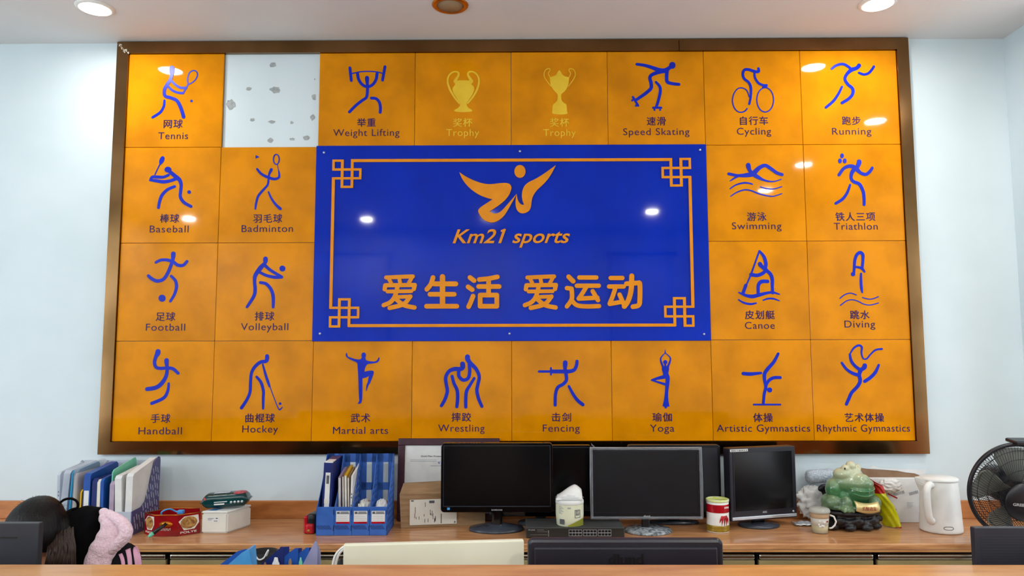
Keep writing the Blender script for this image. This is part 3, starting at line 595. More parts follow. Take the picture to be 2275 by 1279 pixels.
CH = {'M1': ('M', AI), 'M2': ('M', [(s, 30, [(792, 862), (778, 905), (752, 938)]), (s, 32, [(800, 903), (938, 903)]), (s, 30, [(772, 970), (928, 970)]), (s, 30, [(750, 1047), (945, 1047)]), (s, 34, [(853, 857), (853, 1042)])]),
      'M3': ('M', [(s, 30, [(1030, 862), (1056, 882)]), (s, 30, [(1018, 922), (1044, 940)]), (s, 30, [(1050, 982), (1035, 1020), (1021, 1050)]), (s, 30, [(1090, 875), (1150, 869), (1206, 858)]), (s, 30, [(1086, 920), (1218, 920)]), (s, 30, [(1150, 875), (1150, 970)]), (s, 30, [(1098, 975), (1203, 975)]), (s, 30, [(1203, 975), (1203, 1047)]), (s, 30, [(1203, 1047), (1095, 1047)]), (s, 30, [(1095, 1047), (1096, 975)])]),
      'N1': ('N', [(i[0], i[1], [(x - 369, y) for x, y in i[2]]) for i in AI]),
      'N2': ('N', [(s, 30, [(387, 857), (416, 886)]), (s, 28, [(456, 862), (565, 862)]), (s, 28, [(440, 915), (581, 915)]), (s, 28, [(502, 920), (478, 960), (452, 998)]), (s, 28, [(452, 998), (572, 992)]), (s, 28, [(542, 950), (576, 1008)]), (s, 28, [(376, 930), (406, 934)]), (s, 28, [(406, 934), (407, 1000), (376, 1048)]), (s, 28, [(407, 1010), (440, 1040), (500, 1048), (583, 1046)])]),
      'N3': ('N', [(s, 28, [(658, 865), (733, 865)]), (s, 28, [(648, 920), (742, 920)]), (s, 28, [(690, 925), (670, 985), (652, 1028)]), (s, 28, [(652, 1032), (732, 1018)]), (s, 28, [(715, 972), (748, 1046)]), (s, 30, [(760, 902), (836, 897)]), (s, 30, [(836, 897), (846, 905), (846, 1000), (838, 1040), (802, 1050)]), (s, 32, [(794, 852), (790, 940), (772, 1008), (746, 1048)])])}
for k, (zk, it) in CH.items(): part('raised_character', picto(zk, it, (0, ZT), .009, YP), LET, bp)
for (bx_, by_) in [(720, 339), (1155, 336), (1555, 333), (711, 741), (1132, 741), (1564, 742)]:
    p = PY(bx_, by_, YP)
    part('screw', MB().lathe([(.006, 0), (.006, .003), (.0035, .006), (0, .0065)], 14, T(p.x, YP, p.z - ZT) @ RX(PI / 2)), SILVER, bp)

# ------------------------------------------------------------------ ceiling lights
def downlight(name, x, y, lit, label):
    t = thing(name, label, 'ceiling light', (x, y, ZCEIL), group='round recessed ceiling lights')
    part('trim_ring', MB().lathe([(.062, -.002), (.066, -.009), (.078, -.008), (.086, -.001), (.086, 0), (.062, 0)], 40), GOLD if not lit else WHITE, t)
    part('diffuser', MB().lathe([(0, -.0045), (.063, -.0045), (.063, -.001)], 40), LAMP if lit else FROST, t)
    if lit:
        l = bpy.data.lights.new('lamp', 'AREA'); l.shape = 'DISK'; l.size = .125; l.energy = LAMP_W if y > -1 else LAMP_W * (2.6 if x > 2.4 else 8.5); l.color = (1, .97, .92)
        o = bpy.data.objects.new('lamp', l); COL.objects.link(o); o.parent = t; o.location = (0, 0, -.006)
downlight('ceiling_light', -1.966, -.383, True, 'lit round ceiling light above the Tennis tile, left of the frame')
downlight('ceiling_light', -.283, -.388, False, 'unlit ceiling light with gold ring above the Trophy tiles')
downlight('ceiling_light', 1.725, -.382, True, 'lit round ceiling light above the Running tile')
for (x, y, l) in [(2.55, -1.37, 'lit ceiling light mirrored in the lower corner of the Running tile'), (2.5, -2.56, 'lit ceiling light mirrored beside the swimmer tile'), (2.5, -3.55, 'lit ceiling light mirrored on the swimmer waves'),
                  (-3.89, -4.96, 'lit ceiling light mirrored beside the Baseball caption'), (-1.78, -5.06, 'lit ceiling light mirrored left of the blue panel logo'), (-.31, -4.88, 'lit ceiling light mirrored in the foot of the orange logo'), (1.565, -4.64, 'lit ceiling light mirrored right of the blue panel logo')]:
    downlight('ceiling_light', x, y, True, l)

# ------------------------------------------------------------------ back counter and its cabinets
ct = thing('worktop', 'long worn wooden worktop along the back wall', 'worktop', (0, -.23, ZC - .0008))
part('slab', MB().box((-3.3, -.257, -.026), (2.56, .249, 0), .005), WOOD, ct)
part('nosing', MB().box((-3.3, -.25, -.037), (2.56, -.21, -.0262), .002), WOOD2, ct)
part('backsplash', MB().box((-3.3, .232, .0), (2.56, .25, .087), .003), SPLASH, ct, 'orange wood backsplash strip')
cabs = ['at the far left end of the worktop', 'left of the clear file rack, behind the seated person', 'below the clear file rack', 'below the red tin', 'below the white lidded box', 'below the blue file rack', 'below the cardboard box', 'below the dark network switch', 'below the film wrapped monitor', 'below the square tilted monitor and milk tea cup', 'below the white kettle', 'in the right corner behind the fan']
cab0 = None
for k in range(12):
    cx = -3.275 + .51 * k; lab = 'beige drawer cabinet with steel rail %s' % cabs[k]
    if cab0 is None:
        cab0 = thing('drawer_cabinet', lab, 'cabinet', (cx, -.22, 0), group='drawer cabinets under the back worktop')
        part('body', MB().box((-.249, -.2, 0), (.249, .22, ZC - .04), .002), SLATE2, cab0)
        part('handle_rail', MB().box((-.246, -.228, ZC - .079), (.246, -.2005, ZC - .054), .008, 3), STEEL, cab0)
        for a, b in ((.36, ZC - .0815), (.05, .355)): part('drawer', MB().box((-.246, -.22, a), (.246, -.2005, b), .003), OLIVE, cab0)
    else: dup(cab0, (cx, -.22, 0), lab)

# ------------------------------------------------------------------ monitors on the back counter
def monitor(label, x0, y0, x1, y1, Y, bez, bot, mat_s, mat_b=GLOSSBLK, yaw=0, rnd=.012, th=.035, line_=None, brand=None, stand=None, extra=None):
    a, b = PY(x0, y0, Y), PY(x1, y1, Y); cx = (a.x + b.x) / 2; w = (b.x - a.x) / math.cos(yaw); h = a.z - b.z; zb = b.z - ZC
    t = thing('monitor', label, 'monitor', (cx, Y, ZC), yaw)
    m = slab(MB(), w, zb, zb + h, th, rnd, .003)
    m.box((-w * .32, th, zb + h * .15), (w * .32, th + .03, zb + h * .8), .012)
    part('housing', m, mat_b, t)
    sx0, sx1, sz0, sz1 = -w / 2 + bez, w / 2 - bez, zb + bot, zb + h - bez
    part('screen', MB().box((sx0, -.0012, sz0), (sx1, .002, sz1), .0005, 1), mat_s, t)
    r = MB(); q = .004
    for (A, B) in (((sx0 - q, sz0 - q), (sx1 + q, sz0)), ((sx0 - q, sz1), (sx1 + q, sz1 + q)), ((sx0 - q, sz0), (sx0, sz1)), ((sx1, sz0), (sx1 + q, sz1))):
        r.box((A[0], -.0025, A[1]), (B[0], .001, B[1]))
    part('bezel_lip', r, SLATE2, t)
    if line_: part('trim_line', MB().box((-w / 2 + .02, -.003, zb + line_), (w / 2 - .02, 0, zb + line_ + .0028)), BASEGR, t)
    if brand: part('brand_lettering', text_bm(brand[0], T(brand[1], -.002, zb + brand[2]), width=brand[3], cap=brand[4], bold=.03, ext=.0004), SILVER, t)
    if stand:
        rx, ry, dy, nw = stand
        part('stand_neck', MB().box((-nw, th * .5 + dy * .4, .012), (nw, th + .02, zb + .05), .01), BLK, t)
        part('stand_base', MB().lathe([(1, 0), (1, .006), (.96, .011), (.5, .017), (0, .019)], 48, T(0, dy, 0), rx, ry), BASEGR, t)
    return t, w, h, zb
mon, mw, mh, mz = monitor('wide glossy black monitor in front of the cardboard box, round stand', 980, 984, 1229, 1138, -.265, .014, .03, SCREEN, line_=.026, brand=('SAMSUNG', 0, .012, .05, .0062), rnd=.016)
part('stand_neck', MB().box((-.024, .01, .014), (.024, .05, mz + .04), .01), GLOSSBLK, mon)
part('stand_base', MB().lathe([(1, 0), (1, .005), (.97, .011), (.55, .022), (.25, .03), (0, .032)], 48, T(-.003, .04, 0), .128, .095), BASEGR, mon)
part('sticker', MB().box((-mw / 2 + .03, -.0018, mz + .012), (-mw / 2 + .042, 0, mz + .022)), BLUECAP, mon)
monitor('black monitor half hidden between the two wide front monitors', 1088, 989, 1316, 1147, -.13, .012, .03, SCREEN, line_=None, stand=(.11, .08, .03, .025))
mon3, mw, mh, mz = monitor('wide black monitor still wrapped in clear film at its edges', 1312, 995, 1560, 1151, -.285, .018, .026, SCREEN2, mat_b=BLK, brand=('dlund', 0, .011, .03, .0075), rnd=.005)
part('stand_neck', MB().box((-.017, .012, .012), (.017, .05, mz + .03), .006), BLK, mon3)
part('stand_base', MB().lathe([(1, 0), (1, .005), (.93, .012), (.3, .02), (0, .022)], 40, T(.008, .03, 0), .11, .1), FILMB, mon3)
fm = MB(); random.seed(5)
def strip(p, q, wd, nrm, n=22):
    p, q = Vector(p), Vector(q); nrm = Vector(nrm); A = []
    rr = [random.uniform(-1, 1) for _ in range(n + 1)]
    fm.grid(lambda u, v: p.lerp(q, u) + nrm * wd * .6 * (v - .3) + Vector((0, -.004 - .0035 * rr[int(u * n + .5)] * (1 - abs(2 * v - 1)) - .004 * math.sin(v * PI), 0)), n, 4)
hw = mw / 2
strip((-hw - .002, 0, mz + mh), (hw + .002, 0, mz + mh), .022, (0, 0, -1)); strip((-hw, 0, mz), (hw, 0, mz), .022, (0, 0, 1)); strip((-hw, 0, mz), (-hw, 0, mz + mh), .022, (1, 0, 0)); strip((hw, 0, mz), (hw, 0, mz + mh), .02, (-1, 0, 0))
fm.grid(lambda u, v: Vector((-hw + .002 + .04 * u, -.006 - .014 * math.sin(v * PI), mz + mh + .012 - .026 * u + .012 * v * (1 - u))), 8, 6)
part('clear_film', fm, CLEAR, mon3, 'crinkled clear plastic film')
part('film_edge', MB().tube([(-hw - .003, -.006, mz - .004), (-hw - .004, -.006, mz + mh * .5), (-hw - .003, -.006, mz + mh + .004), (0, -.007, mz + mh + .003), (hw + .003, -.006, mz + mh + .004), (hw + .005, -.006, mz + mh * .5), (hw + .003, -.006, mz - .002)], .0013, 6), SILVER, mon3)
monitor('dark grey monitor standing behind the film wrapped monitor', 1395, 988, 1604, 1150, -.135, .013, .03, SLATE, mat_b=BLK, stand=(.12, .05, .045, .03))
mon5, mw, mh, mz = monitor('square black monitor with silver bottom strip, turned slightly', 1613, 993, 1781, 1154, -.19, .022, .046, SCREEN, mat_b=SLATE2, yaw=math.radians(17), rnd=.006, th=.05, brand=('AOC', 0, .036, .024, .008), stand=(.1, .085, .05, .035))
part('silver_strip', MB().box((-mw / 2 + .006, -.003, mz + .006), (mw / 2 - .004, .004, mz + .02), .002), SILVER, mon5)
part('power_button', MB().lathe([(.005, 0), (.005, .003), (0, .0035)], 14, T(mw / 2 - .022, 0, mz + .03) @ RX(PI / 2)), SILVER, mon5)
st = part('sticker', MB().box((-mw / 2 + .004, -.0015, mz + mh - .016), (-mw / 2 + .098, 0, mz + mh - .005)), PAPER, mon5)
dm = MB(); random.seed(2)
for k in range(9): x = -mw / 2 + .01 + .0096 * k; dm.box((x, -.002, mz + mh - .0135), (x + random.uniform(.004, .007), -.0014, mz + mh - .008))
part('sticker_print', dm, GREYTXT, st)

# ------------------------------------------------------------------ things along the counter, left to right
# clear file rack with purple end
RX0, RY0 = -1.70, -.352
rack = thing('file_rack', 'clear plastic file rack with purple slotted end panel at left', 'file rack', (RX0, RY0, ZC))
def side(h, d, x0, x1, mb):
    prof = [(0, 0), (d, 0), (d, h * .97), (d - .015, h)] + [(d - .02 - .09 * t - .0, h - (h * .72) * (t ** 1.0) * (1 - .0) + .0) for t in ()]
    P_ = [(0, .0), (d, 0), (d, h - .02), (d - .006, h - .004), (d - .022, h), (d - .055, h - .02), (d - .085, h * .72), (d - .105, h * .52), (d - .13, h * .40), (d - .165, h * .345), (0, h * .33)]
    m = MB().poly(P_, 0, x1 - x0)
    mb.add(m.v, m.f, Matrix(((0, 1, 0, x0), (1, 0, 0, 0), (0, 0, 1, 0), (0, 0, 0, 1))) if True else None); return P_
e = MB(); side(.32, .25, -.004, 0, e); part('end_panel', e, PURP, rack, 'purple slotted end panel')
sl = MB(); random.seed(1)
for i in range(8):
    for j in range(11):
        yy = .014 + j * .0215 + (i % 2) * .0105; zz = .016 + i * .038 + (j % 2) * .008; d_ = .25
        top = .33 * .32 if yy < d_ - .165 else (.105 + (yy - (d_ - .165)) / .11 * .2)
        if yy < .24 and zz + .03 < min(top, .305): sl.box((0, -.0019, 0), (.0012, .0019, .027), mtx=T(.0, yy, zz) @ RX(.3))
part('slot', sl, SLOT, rack)
ww = .37
part('front_panel', MB().box((-ww, 0, 0), (-.004, .003, .105), .001), CLEAR2, rack)
part('rear_panel', MB().box((-ww, .247, 0), (-.004, .25, .3)), CLEAR2, rack)
part('bottom', MB().box((-ww, .003, 0), (-.004, .247, .003)), CLEAR2, rack)
for k in (1, 2, 3):
    e = MB(); side(.3, .244, -ww + (ww - .004) * (3 - k) / 3.0, -ww + (ww - .004) * (3 - k) / 3.0 + .002, e); e2 = MB().add(e.v, e.f, T(0, .003, .003)); part('divider', e2, CLEAR2, rack)
def file(name, label, xc, th, y0, y1, z1, mat, lean=0, cat='folder', z0=.006, tilt=0, extra=None, rnd=.012):
    t = thing(name, label, cat, (RX0 + xc, RY0 + y0, ZC + z0), rot=(0, lean, 0), group=None)
    hh = z1 - z0; d_ = y1 - y0
    pts = [(0, 0), (d_, 0), (d_, hh - rnd + tilt), (d_ - rnd, hh + tilt), (rnd, hh), (0, hh - rnd)]
    m = MB().poly(pts, -th / 2, th / 2); m2 = MB().add(m.v, m.f, Matrix(((0, 1, 0, 0), (1, 0, 0, 0), (0, 0, 1, 0), (0, 0, 0, 1))))
    part('cover', m2, mat, t)
    if extra: extra(t, th, d_, hh)
    return t
def spine(t, th, d_, hh):
    part('spine_label', MB().box((-th * .36, -.001, hh * .12), (th * .36, 0, hh * .72)), PAPER, t)
def sheets(n, mat=PAPER, dx=.0024):
    def g(t, th, d_, hh):
        for k in range(n): part('sheet', MB().box((-th / 2 + .001 + k * dx, .006, .004), (-th / 2 + .0018 + k * dx, d_ - .01, hh * (.9 + .02 * (k % 3)))), mat, t)
    return g
def marks(t, th, d_, hh):
    m = MB()
    for z in (.6, .66, .42, .46): m.box((-.001, -.0006, hh * z), (.003, 0, hh * (z + .03)))
    for k in range(7): m.box((0, -.0006, hh * (.1 + k * .04)), (.0012, 0, hh * (.115 + k * .04)))
    part('print', m, GREYTXT, t)
file('clear_folder', 'clear folder with black marks, leftmost in the clear rack', -.352, .012, .03, .22, .275, CLEAR2, -.02, extra=marks, tilt=.02)
file('clear_folder', 'greyish clear folder left of the teal folder in the rack', -.325, .03, .012, .23, .285, CLEAR2, .06, extra=sheets(4), tilt=.02)
file('teal_folder', 'thin teal blue folder standing in the clear rack', -.288, .006, .004, .22, .285, TEAL, .03, tilt=.015)
file('clear_folder', 'tall clear folder just right of the teal folder', -.267, .02, .004, .235, .29, CLEAR, .01, extra=sheets(3), tilt=.022)
file('yellow_folder', 'yellow folder inside the clear rack', -.238, .006, .006, .2, .2, YFOLD, 0)
file('blue_binder', 'thick blue binder with white spine label in the clear rack', -.212, .03, .004, .235, .272, BIND, .0, extra=spine, cat='binder', tilt=.025)
file('navy_binder', 'navy binder between two white labelled spines', -.178, .022, .006, .2, .25, BINDD, .0, cat='binder')
file('white_booklet', 'white spined booklet right of the navy binder', -.157, .014, .006, .2, .245, OFFW, -.01, cat='booklet')
file('blue_binder', 'slim blue binder right of the white spined booklet', -.14, .014, .006, .21, .25, BIND, -.02, cat='binder', tilt=.02)
file('mint_folder', 'mint green folder sticking up out of the clear rack', -.115, .006, .03, .235, .285, MINT, 0.01, tilt=.032)
file('lilac_folder', 'lilac folder full of crumpled clear pockets', -.098, .02, .008, .2, .235, LILAC, -.01, extra=sheets(3), tilt=.02)
file('paper_stack', 'white papers leaning left of the purple rack end', -.062, .03, .008, .22, .262, PAPER, -.05, cat='papers', tilt=.02)
file('paper_stack', 'broad white sheets right against the purple rack end', -.024, .03, .012, .235, .27, PAPER, 0, cat='papers', tilt=.045)

# red snack tin
tin = thing('snack_tin', 'open red hexagonal snack tin with food pictures', 'tin', (-1.547, -.275, ZC), .0)
hx = [(-.115, -.035), (-.045, -.085), (.055, -.085), (.132, -.02), (.09, .07), (-.05, .07)]
def ring_wall(pts, z0, z1, t):
    m = MB(); n = len(pts); ins = [(p[0] * (1 - t / .1), p[1] * (1 - t / .075)) for p in pts]
    vs = [(p[0], p[1], z) for z in (z0, z1) for p in pts] + [(p[0], p[1], z) for z in (z0 + .003, z1) for p in ins]
    fs = []
    for i in range(n):
        j = (i + 1) % n; fs += [[i, j, n + j, n + i], [2 * n + j, 2 * n + i, 3 * n + i, 3 * n + j], [n + i, n + j, 3 * n + j, 3 * n + i]]
    fs += [list(range(n))[::-1], [2 * n + k for k in range(n)]]
    return m.add(vs, fs)
part('body', ring_wall(hx, 0, .092, .0015), REDT, tin)
part('rim', MB().tube([(x, y, .092) for x, y in hx], .0022, 6, closed=True), GOLD, tin)
def onface(i, u, v, off=.0008):
    a, b = Vector(hx[i]), Vector(hx[(i + 1) % 6]); p = a.lerp(b, u); n = Vector((b.y - a.y, a.x - b.x)).normalized(); return Vector((p.x + n.x * off, p.y + n.y * off, v))
def faceshape(i, pts, off):
    m = MB(); vs = [onface(i, u, v, off) for u, v in pts] + [onface(i, u, v, 0) for u, v in pts]; n = len(pts)
    fs = [list(range(n))] + [[k, k + n, (k + 1) % n + n, (k + 1) % n] for k in range(n)]
    return m.add(vs, fs)
for i in (0, 2):
    part('picture', faceshape(i, [(.06, .062), (.3, .082), (.9, .084), (.94, .05), (.75, .024), (.3, .022)], .0006), OFFW, tin)
    part('food_picture', faceshape(i, [(.5 + .36 * math.cos(2 * PI * k / 18), .054 + .027 * math.sin(2 * PI * k / 18)) for k in range(18)], .0012), FOOD, tin)
    a, b = Vector(hx[i]), Vector(hx[(i + 1) % 6]); an = math.atan2(b.y - a.y, b.x - a.x); p = onface(i, .5, .013, .0006)
    part('lettering', text_bm('POLYE', T(*p) @ RZ(an), width=.06 if i == 0 else .07, cap=.009, ext=.0004, bold=.01), OFFW, tin)
p = onface(1, .5, .052, .0006); part('emblem', MB().lathe([(.03, 0), (.03, .0006), (0, .0008)], 28, T(*p) @ RX(PI / 2), 1, .42), GOLD, tin)
p = onface(1, .5, .03, .0006); hw_ = MB(); random.seed(21)
for k in range(9):
    x = -.024 + .0056 * k; hw_.box((-.0007, -.0006, -.0055), (.0007, 0, .0055), mtx=T(*p) @ T(x, 0, random.uniform(-.001, .001)) @ RY(random.uniform(-.4, .4)))
    if k % 2: hw_.box((-.0028, -.0006, -.0006), (.0028, 0, .0006), mtx=T(*p) @ T(x, 0, random.uniform(-.004, .004)))
part('handwriting', hw_, OFFW, tin)
cab_ = thing('cable', 'blue cable with pale plug lying over the red tin', 'cable', (-1.53, -.266, ZC))
part('cord', MB().tube(cat3([(-.03, -.04, .05), (-.045, -.07, .09), (-.035, -.074, .107), (-.012, -.06, .112), (.01, -.05, .1), (.03, -.055, .098)]), .0035, 8), BLUECAP, cab_)
part('plug', MB().box((.022, -.068, .09), (.05, -.044, .108), .005), LFOLD, cab_)
kn = thing('marker_pen', 'dark marker pen with pale tip leaning on the red tin', 'pen', (-1.535, -.275, ZC))
a, b = Vector((-.055, -.145, .011)), Vector((.0, -.096, .058))
part('barrel', MB().tube([a.lerp(b, .28), b], [.009, .007], 10), BLK, kn)
part('tip', MB().tube([a, a.lerp(b, .12), a.lerp(b, .28)], [.004, .0085, .0085], 10), MINT, kn)

# white lidded box with wet wipes on top
wb = thing('storage_box', 'white lidded storage box with small label under the green wipes pack', 'box', (-1.348, -.302, ZC))
bm = bmesh.new(); q = [(-.062, 0), (.06, 0), (.115, .16), (-.005, .2)]
q = [(-.061, 0), (.058, 0), (.112, .155), (.0, .155)]
lo = [bm.verts.new((x, y, 0)) for x, y in q]; hi = [bm.verts.new((x, y, .088)) for x, y in q]
bm.faces.new(lo[::-1]); bm.faces.new(hi)
for i in range(4): bm.faces.new([lo[i], lo[(i + 1) % 4], hi[(i + 1) % 4], hi[i]])
bmesh.ops.bevel(bm, geom=bm.edges[:], offset=.006, segments=3, affect='EDGES'); part('tub', MB().bm(bm), OFFW, wb)
bm = bmesh.new(); q2 = [(x * 1.015, y + (.0 if y else -.002)) for x, y in q]
lo = [bm.verts.new((x, y, .0885)) for x, y in q2]; hi = [bm.verts.new((x, y, .098)) for x, y in q2]
bm.faces.new(lo[::-1]); bm.faces.new(hi)
for i in range(4): bm.faces.new([lo[i], lo[(i + 1) % 4], hi[(i + 1) % 4], hi[i]])
bmesh.ops.bevel(bm, geom=bm.edges[:], offset=.004, segments=2, affect='EDGES'); part('lid', MB().bm(bm), WHITE, wb)
part('lid_sticker', MB().add([(-.04, .015, .0985), (.0, .015, .0985), (.02, .07, .0985), (-.012, .07, .0985)], [[0, 1, 2, 3]]), LFOLD, wb)
lb = part('label', MB().box((-.034, -.0012, .05), (.02, 0, .071)), PAPER, wb)
lm = MB()
for k in range(3): lm.box((-.03, -.0016, .066 - k * .004), (-.002 - k * .006, -.001, .0675 - k * .004))
lm.box((.006, -.0016, .064), (.015, -.001, .0685)).box((-.002, -.0016, .053), (.014, -.001, .056)); part('label_print', lm, GREYTXT, lb)
wp = thing('wet_wipes', 'dark green wet wipes pack lying on the white storage box', 'wipes', (-1.325, -.222, ZC + .1035), rot=(0, -.045, .16))
def pillow(u, v, L, Wd, Hh):
    a = 2 * PI * v; x = (u - .5) * L; e = min(1, 9 * min(u, 1 - u)) ** .4
    cx_, sx_ = math.cos(a), math.sin(a); k = 3.2
    rr = (abs(cx_) ** k + abs(sx_) ** k) ** (-1 / k)
    return Vector((x, Wd / 2 * cx_ * rr * (.93 + .07 * e), Hh / 2 * (1 + sx_ * rr * e)))
part('pack', MB().grid(lambda u, v: pillow(u, v, .205, .1, .066), 30, 28), GREENP, wp)
for sx in (-1, 1): part('end_seal', MB().box((sx * .096, -.045, .028), (sx * .108, .045, .032), .001), GREENP, wp)
part('flap_seal', MB().box((-.05, -.028, .0655), (.02, .022, .0685), .004), SILVER, wp)
part('print', MB().ell((.06, -.005, .0615), (.033, .04, .006)), PINKP, wp, 'pink meat coloured print')
part('end_print', MB().ell((-.083, -.036, .042), (.014, .0135, .014)), ORG, wp, 'orange red corner print')
part('print_bar', MB().box((-.045, -.0512, .018), (.0, -.0495, .024)).box((-.045, -.0512, .029), (.012, -.0495, .0325)), PAPER, wp)
for k in range(4): part('icon', MB().lathe([(.006, 0), (.006, .0008), (0, .001)], 12, T(.03 + k * .016, -.0498, .026) @ RX(PI / 2)), SILVER, wp)

# red and black tape measure left of the blue rack
tm = thing('tape_measure', 'red and black tape measure lying left of the blue file rack', 'tape measure', (-.905, -.27, ZC), -.1)
part('case', MB().box((-.026, -.045, 0), (.026, .05, .086), .02, 5), BLK, tm)
part('bumper', MB().box((-.03, -.05, 0), (-.012, .045, .08), .014, 4).box((-.02, -.054, 0), (.02, -.03, .046), .012, 4), RED, tm, 'red rubber bumper')
part('tape_mouth', MB().lathe([(.006, 0), (.006, .002), (0, .002)], 14, T(-.002, -.0535, .016) @ RX(PI / 2)), OLIVECAN, tm)

# blue file rack
bx0, by0 = -.874, -.345
br = thing('file_rack', 'blue four bay file rack with three white labels', 'file rack', (bx0, by0, ZC), .012)
BW, BD, BH, FH = .317, .2, .335, .125
part('front_panel', MB().box((0, 0, 0), (BW, .003, FH), .001), RACKB, br)
part('rear_panel', MB().box((0, BD - .003, 0), (BW, BD, .075)).box((0, BD - .003, .165), (BW, BD, .2)).box((0, BD - .003, BH - .04), (BW, BD, BH)).box((0, BD - .003, 0), (.03, BD, BH)).box((.05, BD - .003, .05), (.106, BD, BH)).box((.132, BD - .003, .05), (.185, BD, BH)).box((.21, BD - .003, .05), (.264, BD, BH)).box((.288, BD - .003, .05), (BW, BD, BH)), RACKB, br)
part('bottom', MB().box((0, .003, 0), (BW, BD - .003, .003)), RACKB, br)
def bside(x0, x1, holes):
    """side wall with its front edge sweeping back; the honeycomb is cut out as a lattice of bars"""
    prof = lambda z: 0 if z <= FH else BD * .86 * ((z - FH) / (BH - FH)) ** .75
    m = MB(); N = 14
    for k in range(N):
        z0, z1 = BH * k / N, BH * (k + 1) / N; ya, yb = prof(z0), prof(z1)
        if holes:
            m.add([(x, y, z) for x in (x0, x1) for (y, z) in ((ya, z0), (ya + .014, z0), (yb + .014, z1), (yb, z1))], [[0, 3, 2, 1], [4, 5, 6, 7], [0, 1, 5, 4], [1, 2, 6, 5], [2, 3, 7, 6], [3, 0, 4, 7]])
        else:
            m.add([(x, y, z) for x in (x0, x1) for (y, z) in ((ya, z0), (BD, z0), (BD, z1), (yb, z1))], [[0, 3, 2, 1], [4, 5, 6, 7], [0, 1, 5, 4], [1, 2, 6, 5], [2, 3, 7, 6], [3, 0, 4, 7]])
    if holes:
        m.box((x0, BD - .012, 0), (x1, BD, BH)).box((x0, 0, 0), (x1, BD, .012)).box((x0, BD * .84, BH - .02), (x1, BD, BH))
        for sgn in (1, -1):
            for k in range(-9, 16):
                A = []
                for j in range(25):
                    z = BH * j / 24; y = .03 * k + sgn * z * .55 + (0 if sgn > 0 else .12)
                    if prof(z) + .004 < y < BD - .004: A.append((y, z))
                if len(A) > 1:
                    (y0_, z0_), (y1_, z1_) = A[0], A[-1]; h = .0028
                    m.add([(x, y + dy, z) for x in (x0, x1) for (y, dy, z) in ((y0_, -h, z0_), (y0_, h, z0_), (y1_, h, z1_), (y1_, -h, z1_))], [[0, 3, 2, 1], [4, 5, 6, 7], [0, 1, 5, 4], [1, 2, 6, 5], [2, 3, 7, 6], [3, 0, 4, 7]])
    return m
for k in range(5): part('side_wall' if k in (0, 4) else 'divider', bside(BW / 4 * k - (.0025 if k == 4 else 0), BW / 4 * k + (.0025 if k < 4 else 0), k in (2, 3, 4)), RACKB, br)
for k in range(4):
    x = BW / 4 * k
    g = MB()
    for j in range(9): g.box((-.0011, -.0006, 0), (.0011, .0004, .022), mtx=T(x + .014 + j * .0068, 0, .026) @ RY(-.6))
    part('vent', g, RACKD, br)
    part('clip', MB().box((x + BW / 4 - .003, -.001, .09), (x + BW / 4 - .0005, .0005, .112)).box((x + BW / 4 - .003, -.001, .02), (x + BW / 4 - .0005, .0005, .042)), RACKD, br)
    if k:
        l_ = part('label', MB().box((x + .01, -.0012, .054), (x + .07, 0, .107)), PAPER, br)
        part('label_band', MB().box((x + .01, -.0018, .052), (x + .07, -.0011, .06)), RED, l_)
        part('label_print', MB().box((x + .014, -.0017, .094), (x + .026, -.0011, .104)).box((x + .03, -.0017, .1), (x + .066, -.0011, .104)).box((x + .028, -.0017, .094), (x + .068, -.0011, .098)), GREYTXT, l_)
        part('label_line', MB().box((x + .014, -.0016, .082), (x + .062, -.0011, .083)).box((x + .014, -.0016, .074), (x + .066, -.0011, .075)).box((x + .014, -.0016, .066), (x + .066, -.0011, .067)), LGREY, l_)
def inrack(name, label, cat, x, th, y0, y1, z1, mat, lean=0, tilt=0, extra=None):
    t = thing(name, label, cat, (bx0 + x, by0 + y0, ZC + .005), rot=(0, lean, 0))
    d_ = y1 - y0; m = MB().poly([(0, 0), (d_, 0), (d_, z1 + tilt), (0, z1)], -th / 2, th / 2)
    part('cover', MB().add(m.v, m.f, Matrix(((0, 1, 0, 0), (1, 0, 0, 0), (0, 0, 1, 0), (0, 0, 0, 1)))), mat, t)
    if extra: extra(t, th, d_, z1)
    return t
def bigspine(t, th, d_, hh):
    part('spine_label', MB().box((-.011, -.001, .02), (.011, 0, hh * .86)), PAPER, t)
    part('spine_print', MB().box((-.006, -.0016, hh * .7), (.006, -.0009, hh * .82)), GREYTXT, t)
    part('number_sticker', MB().box((-.012, -.002, .13), (.012, -.0009, .15)), OFFW, t)
    m = MB(); part('pages', MB().box((-th / 2 + .004, .004, hh), (th / 2 - .004, d_ - .004, hh + .006)), PAPER, t)
inrack('ring_binder', 'large blue ring binder in the left bay of the blue rack', 'binder', .034, .042, .03, .19, .31, BINDD, .03, .012, bigspine)
def pages(t, th, d_, hh): part('pages', MB().box((-th / 2 + .0012, -.0015, .003), (th / 2 - .0012, d_ * .9, hh - .002)), PAPER, t)
inrack('paper_book', 'pale book leftmost in the second bay of the blue rack', 'book', .092, .012, .06, .19, .24, LILAC, -.02, .03, pages)
inrack('paper_book', 'grey book beside the yellow folder in the blue rack', 'book', .109, .009, .065, .19, .245, BROWNC, -.03, .03, pages)
inrack('yellow_folder', 'bright yellow folder standing in the blue rack', 'folder', .122, .011, .06, .19, .25, YFOLD, -.03, .03, pages)
inrack('paper_book', 'tan book right of the yellow folder in the blue rack', 'book', .134, .008, .062, .19, .24, CARD, -.03, .03, pages)
inrack('white_folder', 'white folder with dark marks against the honeycomb divider', 'folder', .144, .008, .04, .19, .25, PAPER, 0.02, .035, marks)
